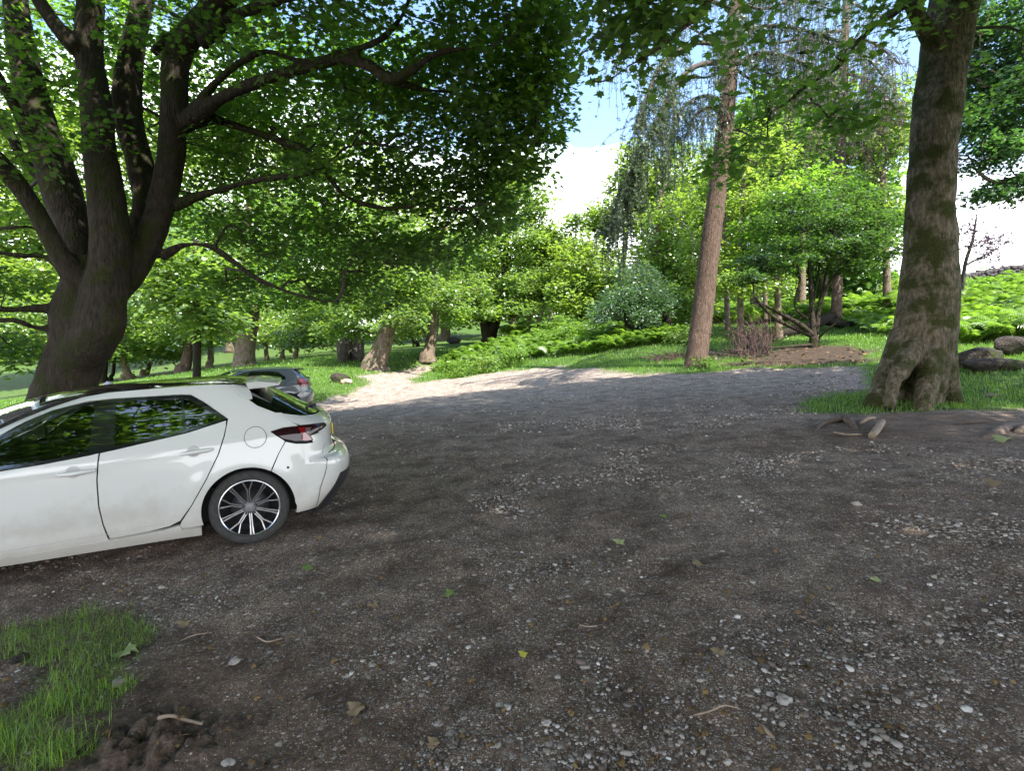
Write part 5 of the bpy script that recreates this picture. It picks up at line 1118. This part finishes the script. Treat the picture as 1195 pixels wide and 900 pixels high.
# near tuft patch
x,y=polar(170000,1.6,5,60);x=x.copy();g,_,_=masks(x,y);d=pip(patch_poly,x,y);cl=fbm(x*5,y*5,3,77)
_b=pip(bare_poly,x,y)+(fbm(x*7,y*7,3,8)-.5)*.2;k=(d+(fbm(x*9,y*9,3,55)-.5)*.22>-.015)&(_b<0.02)&(cl+rng.random(len(x))*.25>.50);x,y=x[k][:17000],y[k][:17000];print('near blades',len(x))
blades(x,y,.045+.13*fbm(x*7,y*7,3,66)**1.5,.0034,1.8,'grass','long bright green grass tufts growing in the dirt at the bottom left corner',leafmat('turf_blades',(.13,.25,.03),(.26,.48,.04),.5,.04,.45),seg=4)  # brighter copy of the grass colour, lifted to make up for shade here
# verge
x,y=polar(330000,5,38,52,.9);g,l,e=masks(x,y);cl=fbm(x*1.5,y*1.5,3,78);r=np.hypot(x,y)
k=(g>rng.random(len(x))*.75+.1)&(l+rng.random(len(x))*.6<.75)&(cl+rng.random(len(x))*.5>.5);x,y=x[k],y[k];r=r[k];print('verge blades',len(x))
blades(x,y,np.clip(.05+.0035*r,.06,.17),np.clip(.0011*r,.006,.05),.8,'grass','grass on the verges and under the trees around the car park',seg=2)
# ferns
def frond():
    V=[];Fc=[];n=13
    for i in range(n):
        u=.12+.88*i/n;bx=u*.92;bz=.62*math.sin(min(1,u*1.05)*math.pi*.62)*1.0-.0;L=.36*math.sin(math.pi*min(1,(1-u)*.85+.12))**.9
        for s in(-1,1):
            b=len(V);w=.038
            V+=[(bx-w,0,bz),(bx+w,0,bz),(bx+.10+w*.4,s*L*.55,bz-.02+.02),(bx+.10-w*1.1,s*L*.55,bz-.03),(bx+.15,s*L,bz-.09)]
            Fc+=[(b,b+1,b+2),(b,b+2,b+3),(b+3,b+2,b+4)]
    b=len(V)
    return np.array(V),np.array(Fc)
FT,FF=frond()
def ferns(x,y,size,name,label,mat=None,per=5,):
    n=len(x);z=hfull(x,y);X=np.repeat(x,per);Y=np.repeat(y,per);Zz=np.repeat(z,per);S=np.repeat(size,per)*(.7+.5*rng.random(n*per));a=rng.random(n*per)*6.28;t=rng.normal(size=n*per)*.25
    up=rng.uniform(.75,1.25,n*per)
    V=np.empty((n*per,len(FT),3));c,s=np.cos(a)[:,None],np.sin(a)[:,None]
    fx=FT[None,:,0];fy=FT[None,:,1]*np.cos(t)[:,None];fz=FT[None,:,2]*up[:,None]+FT[None,:,1]*np.sin(t)[:,None]
    V[...,0]=X[:,None]+S[:,None]*(fx*c-fy*s);V[...,1]=Y[:,None]+S[:,None]*(fx*s+fy*c);V[...,2]=Zz[:,None]+S[:,None]*fz
    Fa=(FF[None]+(np.arange(n*per)*len(FT))[:,None,None]).reshape(-1,3);print(name,n*per)
    return setp(link(name,npmesh(name,V.reshape(-1,3),Fa,False),mat or L_fern),label,'bracken',kind='stuff')
bank=[tuple(hit(*q)[:2]) for q in [(1118,402),(1195,398),(1290,396)]]+[(60,34),(62,60),(40,62)]+[tuple(hit(*q)[:2]) for q in [(1080,341),(1000,352),(985,372),(1040,392)]]
def inreg(poly,n,r0,r1,a0,a1,dense=None,thr=.45):
    r=r0*(r1/r0)**(rng.random(n));t=np.radians(rng.uniform(a0,a1,n));x,y=r*np.sin(t),r*np.cos(t);k=pip(poly,x,y)>0
    x,y=x[k],y[k];q=fbm(x*.35,y*.35,3,91);k=q+rng.random(len(x))*.4>thr;return x[k],y[k]
x,y=inreg(bank,9000,13,75,20,60);ferns(x,y,.55+.25*rng.random(len(x)),'bracken','bright green bracken covering the bank on the right behind the mossy tree')
mound=[tuple(hit(*q)[:2]) for q in [(505,437),(540,427),(600,421),(660,414),(700,412),(790,400),(790,392),(720,388),(690,381),(640,386),(600,398),(560,408),(520,424)]]
x,y=inreg(mound,7000,20,48,-12,22,thr=.3);ferns(x,y,.4+.35*rng.random(len(x)),'bracken','light green bracken mound between the track and the yellow-green trees')
x,y=polar(2600,36,85,42);gm,_,_=masks(x,y);k=(gm>.9)&(x>0)&(fbm(x*.12,y*.12,3,5)>.5);ferns(x[k],y[k],1.+.3*rng.random(k.sum()),'bracken','patches of bracken under the far trees beyond the mound',per=4)
# bushes
def bush(label,x,y,Z,rx,ry,rz,n,lm,leaf,per,name='bramble_bush'):
    b=P(x,y,Z);g=hz(b[0],b[1]);root=tree_root(name,label,'bush',(b[0],b[1],g),'bushes along the verge');sk=Skel()
    for k in range(5):
        a=k*1.26+rng.random();sk.stem(np.array([[b[0],b[1],g-.05],[b[0]+math.cos(a)*rx*.3,b[1]+math.sin(a)*rx*.3,g+rz*.6],[b[0]+math.cos(a)*rx*.5,b[1]+math.sin(a)*rx*.5,g+rz*1.1]]),[.02,.015,.008],m=3)
    sk.grow(ellip((b[0],b[1],g+rz*.8),(rx,ry,rz),n,.4),.3,.1,.003,.02);mb=MB();sk.mesh(mb,5,4);pm(mb.obj('stems',M_twig,root),root)
    V,Fa=leaves_on(np.array([sk.pos[c] for c in sk.cap]),None,per,.28,.08,leaf,'oval');pm(link('foliage',npmesh('foliage',V,Fa,False),lm,root),root)
bush('bright leafy bush at the left tip of the verge beside the track',530,433,27,.95,.9,.5,60,L_fern,.11,26)
bush('rounded leafy bush second along the verge from the track',563,425,28,1.0,.9,.6,60,L_mid,.11,26)
bush('low leafy bush third along the verge from the track',596,419,29,1.2,1,.6,60,L_fern,.11,26)
bush('pale green bush at the foot of the yellow-green trees',662,404,31,1.8,1.4,.95,90,L_fern,.12,26)
bush('small dark-leaved plant at the foot of the straight larch',822,424,17.4,.22,.2,.2,14,L_syc,.09,16,'leafy_plant')
bush('bush of bracken and bramble right of the dark shrubby tree',800,402,25,.9,.8,.5,50,L_mid,.10,26)
bush('low bush on the hillside below the wall at the right',1052,345,42,1.6,1.4,.8,50,L_mid,.2,24)
bush('dark rounded bush on the skyline next to the dry stone wall',1135,338,38,.9,.9,.55,36,L_syc,.14,26)
# dead brush left of the litter patch
def brush(label,x,y,Z,r,h,n):
    b=P(x,y,Z);g=hz(b[0],b[1]);mb=MB()
    for _ in range(n):
        a=rng.random()*6.28;d=r*math.sqrt(rng.random());px_,py_=b[0]+d*math.cos(a),b[1]+d*math.sin(a);z0=hz(px_,py_);e=rng.normal(size=3)*[.35,.35,.1];L=h*(.4+.8*rng.random())
        tube(mb,[(px_,py_,z0),(px_+e[0]*.5,py_+e[1]*.5,z0+L*.7),(px_+e[0]*1.3,py_+e[1]*1.3,z0+L*(.8+.3*rng.random()))],[.010,.008,.004],3,cap=False)
    o=mb.obj('dead_brushwood',L_dryg);setp(o,label,'brushwood')
brush('tangle of dry brown stems right of the larch base',850,415,19.5,1.1,.34,130);brush('small heap of dry brown bracken left of the larch base',783,412,21,.8,.28,110)
brush('dry brown stems behind the litter patch by the slim trunks',880,402,24,1.1,.5,200);brush('dead tangled twigs hanging in the low limbs of the many-stemmed tree',880,366,19.4,.7,1.25,160)
# ------------------------------------------------------------------ stones, logs
M_rock=barkmat('gritstone',(.018,.015,.013),(.075,.064,.054),(.035,.045,.012),.3,.8,1.2,1.);M_rockp=simple('pale_stone',(.27,.25,.23),.9,noise=(25,.35),bump=.6);M_rockd=simple('dark_stone',(.05,.042,.036),.95,noise=(6,.5),bump=.8)
M_wall=simple('wall_stone',(.05,.042,.045),.95,noise=(3,.5),bump=.6)
def rock(label,x,y,Z,sx,sy,sz,mat,name='boulder',skew=0,seed=1,sink=.3,group=None,wedge=0,top=None):
    V,Fc=ico(4);V=V.copy();d=(fbm(V[:,0]*1.7+seed,V[:,1]*1.7+V[:,2]*1.3,4,seed)-.5)
    V*= (1+.7*d)[:,None]
    # chisel a few flat faces
    r2=np.random.default_rng(seed)
    for _ in range(9):
        nrm=r2.normal(size=3);nrm/=np.linalg.norm(nrm);dd=V@nrm-r2.uniform(.55,.85);V-=np.where(dd>0,dd,0)[:,None]*nrm*.92
    if top is not None: _b=P(x,y,Z);sz=(top-hz(_b[0],_b[1]))/(1-sink);print('boulder height',sz)
    V*=[sx/2,sy/2,sz/2];V[:,2]+=V[:,0]*skew
    if wedge: V[:,2]*=1+wedge*V[:,0]/sx
    b=P(x,y,Z);g=hz(b[0],b[1])
    o=link(name,npmesh(name,V,Fc),mat);o.location=(b[0],b[1],g+sz/2-sz*sink);setp(o,label,'boulder' if name=='boulder' else 'stone',group);return o
rock('dark wedge-shaped boulder rising from the grass right of the mossy trunk',1142,428,13,1.05,.8,.75,M_rock,skew=.25,seed=3,sink=.32)
rock('flat-topped dark boulder just behind the wedge-shaped one',1182,416,14,1.25,.8,.62,M_rock,skew=-.06,seed=5,sink=.25)
rock('long low dark boulder half sunk in the grass in front of the other two',1165,436,12.4,1.9,.6,.42,M_rock,seed=8,sink=.42)
rock('small mossy boulder far back by the bracken edge',1165,398,19,1.,.6,.4,M_rock,seed=9,sink=.3)
rock('brown split boulder on the grass tip beside the track',397,446,24,.95,.6,.55,M_rock,seed=12,sink=.3,skew=-.15)
rock('pale rounded stone leaning on the brown split boulder',405,446,23.6,.6,.4,.34,simple('tan_stone',(.26,.20,.14),.9,noise=(6,.3)),seed=14,sink=.3)
rock('grey and white boulder showing above the white car roof',131,470,20,.95,.8,1.2,simple('grey_white_stone',(.26,.25,.27),.85,noise=(3,.5)),seed=17,sink=.22,top=.37)
rock('dark upright stump-like stone under low leaves, left of two',402,424,33,.85,.8,1.9,M_rockd,name='stump_stone',seed=20,sink=.22)
rock('wider dark upright stone under low leaves, right of two',416,423,33.4,1.3,.9,2.1,M_rockd,name='stump_stone',seed=23,sink=.22)
rock('dark blocky rock in the shade beyond the track',531,400,46,1.4,.9,.8,M_rockd,seed=26,sink=.2)
def log(label,pts,mat=None,name='fallen_log',k=9,cat='log',lift=0):
    mb=MB();q=[]
    for x,y,Z,w,h in pts:
        b=P(x,y,Z);g=hz(b[0],b[1]);q.append([b[0],b[1],g+h,w])
    p=spline(q,5);tube(mb,p[:,:3],p[:,3],k,rough=.14);o=mb.obj(name,mat or M_bark_blk);setp(o,label,cat);return o
log('dark fallen trunk lying behind the many-stemmed tree',[(905,384,27,.20,.15),(940,380,27.5,.24,.3),(965,372,28,.26,.55),(975,371,28,.2,.7)])
log('thin dark log lying to the right behind the many-stemmed tree',[(966,378,28,.22,.4),(985,379,28,.18,.15),(1002,378,28.5,.12,.1)])
log('long grey dead branch lying low behind the litter patch',[(870,384,30,.08,.35),(895,381,30,.09,.5),(925,377,30,.08,.7)])
M_root=simple('bare_wood',(.22,.165,.12),.85,noise=(14,.4),bump=.5)
M_rootd=simple('muddy_root',(.085,.060,.044),.9,noise=(14,.45),bump=.6)
def stick(label,pts,name,cat,mat=M_root,k=8,base=None):
    mb=MB();q=[]
    for x,y,w,h in pts:
        b=hit(x,y);q.append([b[0],b[1],hz(b[0],b[1])+h-(w*.5 if 'root' in name else 0),w])
    p=spline(q,4);tube(mb,p[:,:3],p[:,3],k,rough=.2);o=mb.obj(name,mat);setp(o,label,cat);return o
stick('short cut piece of bare wood standing out on the dirt below the mossy tree',[(1017,513,.045,.03),(1023,505,.05,.04),(1029,497,.045,.05)],'wood_piece','wood')
stick('thick bare root snaking along the dirt at the right edge',[(1146,512,.02,.0),(1158,509,.055,.03),(1170,503,.075,.05),(1185,497,.07,.03),(1205,494,.05,-.02)],'tree_root','root',M_rootd)
stick('second bare root end poking from the dirt at the far right edge',[(1186,505,.05,.0),(1196,501,.08,.04),(1212,498,.07,.02)],'tree_root','root',M_rootd)
stick('knotted pale root curled on the dirt left of the cut wood piece',[(950,504,.015,.0),(960,496,.03,.04),(975,493,.035,.06),(985,492,.05,.07),(993,496,.045,.05),(1000,501,.03,.01)],'tree_root','root',M_rootd)
stick('thin grey stick in front of the curled root',[(973,507,.012,.02),(990,510,.016,.02),(1006,510,.012,.02)],'stick','stick')
stick('short flat stick between the curled root and the mossy tree',[(1004,495,.02,.02),(1013,491,.028,.03),(1021,489,.02,.02)],'stick','stick')
stick('dark thin stick lying on the bare earth right of the mossy tree',[(1116,497,.012,.02),(1135,496,.018,.025),(1152,493,.012,.02)],'stick','stick',M_rootd)
stick('pale bent root lying on the churned soil at the bottom left',[(186,846,.010,.02),(200,846,.008,.035),(214,844,.008,.03),(236,848,.006,.02)],'root_piece','root')
stick('small curved twig on the gravel at the bottom right',[(810,838,.004,.01),(830,834,.005,.012),(845,830,.004,.015),(862,832,.003,.01)],'twig','twig')
stick('short straight twig on the gravel near the bottom right',[(888,848,.006,.01),(896,856,.007,.012),(903,862,.005,.01)],'twig','twig')
stick('short brown twig among the pebbles in the middle of the gravel',[(676,733,.005,.01),(686,733,.006,.01),(697,733,.005,.01)],'twig','twig')
stick('thin pale twig right of the dirt patch at lower left',[(300,744,.004,.01),(312,749,.005,.012),(330,746,.004,.01)],'twig','twig')
stick('long thin straw on the dirt beside the bottom left grass',[(210,750,.003,.01),(225,744,.004,.012),(243,740,.003,.01)],'twig','twig')
for i,(x,y,s,mt,lab) in enumerate([(915,819,.055,M_rockp,'largest pale stone on the gravel at lower right'),(273,772,.05,M_rockp,'pale angular stone right of the bottom left grass'),(139,800,.055,simple('muddy_stone',(.2,.17,.15),.9),'muddy brown stone at the tip of the bottom left grass'),(267,890,.04,M_rockp,'small pale oval stone at the bottom edge left of centre'),(24,773,.07,M_rock,'flat grey stone lying in the bottom left grass'),(1000,592,.06,M_rockp,'pale stone on the right part of the gravel'),(638,848,.035,M_rockp,'pale flat stone on the lower middle gravel')]):
    b=hit(x,y);V,Fc=ico(3);V=V*(1+1.1*(fbm(V[:,0]*2+i*3,V[:,1]*2+V[:,2],3,i)-.5))[:,None]*[s*.6,s*.45,s*.35];o=link('stone',npmesh('stone',V,Fc),mt);o.location=(b[0],b[1],hz(b[0],b[1])+s*.15);o.rotation_euler=(0,0,i*1.1);setp(o,lab,'stone')
# wall on the skyline
def wall():
    mb=MB();A=[P(1100,336,40),P(1140,330,42),P(1200,320,43),P(1290,305,44),P(1400,290,44)];A=spline([list(a) for a in A],10)
    V0,F0=ico(2);step=0;L=np.linalg.norm(np.diff(A[:,:2],axis=0),axis=1);cum=np.concatenate([[0],np.cumsum(L)])
    for row in range(4):
        d=0
        while d<cum[-1]:
            w=rng.uniform(.3,.65);hh=.24;i=min(np.searchsorted(cum,d),len(A)-1);px_,py_=np.interp(d,cum,A[:,0]),np.interp(d,cum,A[:,1]);g=float(hbase(np.array([px_]),np.array([py_]))[0])
            t=A[min(i+1,len(A)-1)]-A[max(i-1,0)];a=math.atan2(t[1],t[0]);V=np.sign(V0)*np.abs(V0)**.6*[w/2,.25,hh/2*(1.5 if row==3 else 1.05)];V=V*(1+.2*rng.normal(size=(len(V),1))*.4)
            R=np.array([[math.cos(a),-math.sin(a),0],[math.sin(a),math.cos(a),0],[0,0,1]]);V=V@R.T+[px_,py_,g+row*hh+.1+rng.normal()*.03];mb.add(V,F0);d+=w*.97
    setp(mb.obj('dry_stone_wall',M_wall),'dark dry stone wall running along the skyline above the bracken bank','wall')
wall()
# ------------------------------------------------------------------ loose leaves
Lg=simple('fresh_fallen_leaf',(.12,.19,.04),.7);Lp=simple('pale_fallen_leaf',(.25,.29,.12),.7);Lb=simple('tan_fallen_leaf',(.19,.14,.08),.85);Ly=simple('yellow_fallen_leaf',(.36,.34,.05),.7)
for x,y,s,mt,lab,a in [(147,762,.13,Lp,'large pale green lobed leaf lying at the tip of the bottom left grass',.3),(722,633,.09,Lp,'pale green lobed leaf on the gravel in the middle of the picture',1.2),(774,603,.08,Lg,'dark green leaf on the gravel above the pale lobed one',2.),(524,695,.08,Lg,'small green leaf on the gravel left of centre',.5),(610,768,.05,Ly,'small yellow leaf on the lower middle gravel',1.),
   (812,662,.10,Lb,'tan lobed leaf on the right middle gravel',2.4),(414,828,.09,Lb,'brown crumpled leaf on the lower gravel left of centre',.9),(435,710,.07,Lb,'tan curled leaf on the dark gravel left of centre',2.2),(1158,568,.14,Lb,'tan leaf on the gravel at the right edge',.2),(1168,515,.2,Lp,'pale green leaf beside the thick bare root at the right',.1),
   (214,729,.08,Lb,'pale torn leaf on the dirt right of the bottom left grass',1.6),(358,665,.10,Lg,'small green sprig below the white car rear wheel',2.8),(1157,463,.22,Lb,'pale leaf lying in the grass right of the mossy tree',.4),(1021,678,.07,Lp,'faded green leaf among pebbles on the right gravel',1.8),(505,872,.06,Lb,'small brown leaf near the bottom edge',.7),(838,765,.07,Lb,'little tan leaf right of the middle gravel',1.1)]:
    b=hit(x,y);T,Fc=leaf_template('maple');T=T.copy();T[:,2]+=.12*np.sin(T[:,0]*7)+.05+.1*T[:,1]**2;T[:,1]-=.4
    o=link('fallen_leaf',npmesh('fallen_leaf',T*s,Fc),mt);o.location=(b[0],b[1],hz(b[0],b[1])+s*.14);o.rotation_euler=(.06,-.08,a);setp(o,lab,'leaf')
# ------------------------------------------------------------------ pebbles and debris
def r0_(x,y): return np.hypot(x,y)+1e-6
def pebbles(n,ra,rb,s0,smax,lab,thr,kd):
    x,y=polar(n,ra,rb,47,1.05);g,l,e=masks(x,y);dn=fbm(x*1.5,y*1.5,4,61);k=(g<.3)&(dn*kd-e*.6+rng.random(n)*.55+np.clip(x/r0_(x,y),-.6,.6)*.22>1.14);x,y,e=x[k],y[k],e[k]
    n=len(x);print('pebbles',n);r=np.hypot(x,y);s=np.exp(rng.normal(size=n)*.50)*s0*(np.clip(.8+r*.06,1,1.5) if ra<5 else 1);s=np.clip(s,.003,smax)
    V0,F0=ico(1)
    sc=np.stack([s*rng.uniform(.8,1.5,n),s*rng.uniform(.7,1.1,n),s*rng.uniform(.35,.75,n)],-1);a=rng.random(n)*6.28;c_,s_=np.cos(a)[:,None],np.sin(a)[:,None]
    J=1+.22*rng.normal(size=(n,len(V0),1));L=V0[None]*sc[:,None]*J
    z=hfull(x,y)+sc[:,2]*.35
    V=np.stack([L[...,0]*c_-L[...,1]*s_+x[:,None],L[...,0]*s_+L[...,1]*c_+y[:,None],L[...,2]+z[:,None]],-1).reshape(-1,3)
    Fa=(F0[None]+(np.arange(n)*len(V0))[:,None,None]).reshape(-1,3)
    m,nt,out=mat_new('pebble_stone');b=nd(nt,'ShaderNodeBsdfPrincipled',inp={'Roughness':.75,'Specular IOR Level':.3});g_=nd(nt,'ShaderNodeNewGeometry')
    c=ramp(nt,g_.outputs['Random Per Island'],[(0,(.07,.05,.038)),(.35,(.15,.12,.098)),(.7,(.25,.225,.20)),(.93,(.34,.32,.30)),(1,(.50,.48,.46))]);nt.links.new(c,b.inputs['Base Color']);nt.links.new(b.outputs[0],out.inputs[0])
    setp(link('pebbles',npmesh('pebbles',V,Fa,True),m),lab,'gravel',kind='stuff')
pebbles(190000,1.5,11,.0047,.020,'loose grey and white gravel pebbles scattered over the near car park',.87,1.15)
pebbles(120000,5,15,.0080,.022,'small pale gravel over the middle of the car park',.76,1.05)
pebbles(70000,9,25,.0125,.028,'coarse pale gravel further back on the car park',.80,1.15)
def debris():
    n=16000;x,y=polar(n,1.5,12,48,1.);g,l,e=masks(x,y);k=(g<.5);x,y=x[k],y[k];n=len(x);a=rng.random(n)*6.28
    T=np.array([(-.05,0,0),(.05,0,0),(.04,.5,.06),(-.04,.5,.06),(.02,1,0)]);Fc=np.array([(0,1,2),(0,2,3),(3,2,4)])
    nr=np.stack([rng.normal(size=n)*.3,rng.normal(size=n)*.3,np.ones(n)],-1);pos=np.stack([x,y,hfull(x,y)+.004],-1)
    V,Fa=scatter(T,Fc,pos,nr,a,rng.uniform(.012,.05,n));m=leafmat('dry_debris',(.15,.10,.065),(.03,.02,.01),.5,0,.1,.5)
    setp(link('leaf_litter',npmesh('leaf_litter',V,Fa,False),m),'dry brown bits of twig and leaf litter strewn on the dirt','litter',kind='stuff')
    x,y=polar(420,1.7,9,46);g,l,e=masks(x,y);k=g<.4;x,y=x[k],y[k];n=len(x);T,Fc=leaf_template('maple');T=T.copy();T[:,2]=T[:,2]*2.4+.18*np.sin(T[:,0]*9+T[:,1]*5)
    nr=np.stack([rng.normal(size=n)*.45,rng.normal(size=n)*.45,np.ones(n)],-1);V,Fa=scatter(T,Fc,np.stack([x,y,hfull(x,y)+.012],-1),nr,rng.random(n)*6.28,rng.uniform(.015,.045,n))
    setp(link('leaf_litter',npmesh('leaf_litter',V,Fa,True),leafmat('withered_leaf_bits',(.15,.11,.065),(.04,.03,.012),.4,0,.1,.6)),'small withered leaf scraps among the gravel','litter',kind='stuff')
    # litter under the small tree
    x,y=polar(9000,14,30,48);g,l,e=masks(x,y);k=l>.35;x,y=x[k],y[k];n=len(x);T,Fc=leaf_template('oval');nr=np.stack([rng.normal(size=n)*.5,rng.normal(size=n)*.5,np.ones(n)],-1)
    V,Fa=scatter(T,Fc,np.stack([x,y,hfull(x,y)+.02],-1),nr,rng.random(n)*6.28,rng.uniform(.08,.16,n));setp(link('leaf_litter',npmesh('leaf_litter',V,Fa,False),leafmat('brown_litter',(.13,.085,.058),(.04,.025,.01),.4,0,.1,.6)),'brown leaf litter under the many-stemmed small tree','litter',kind='stuff')
debris()
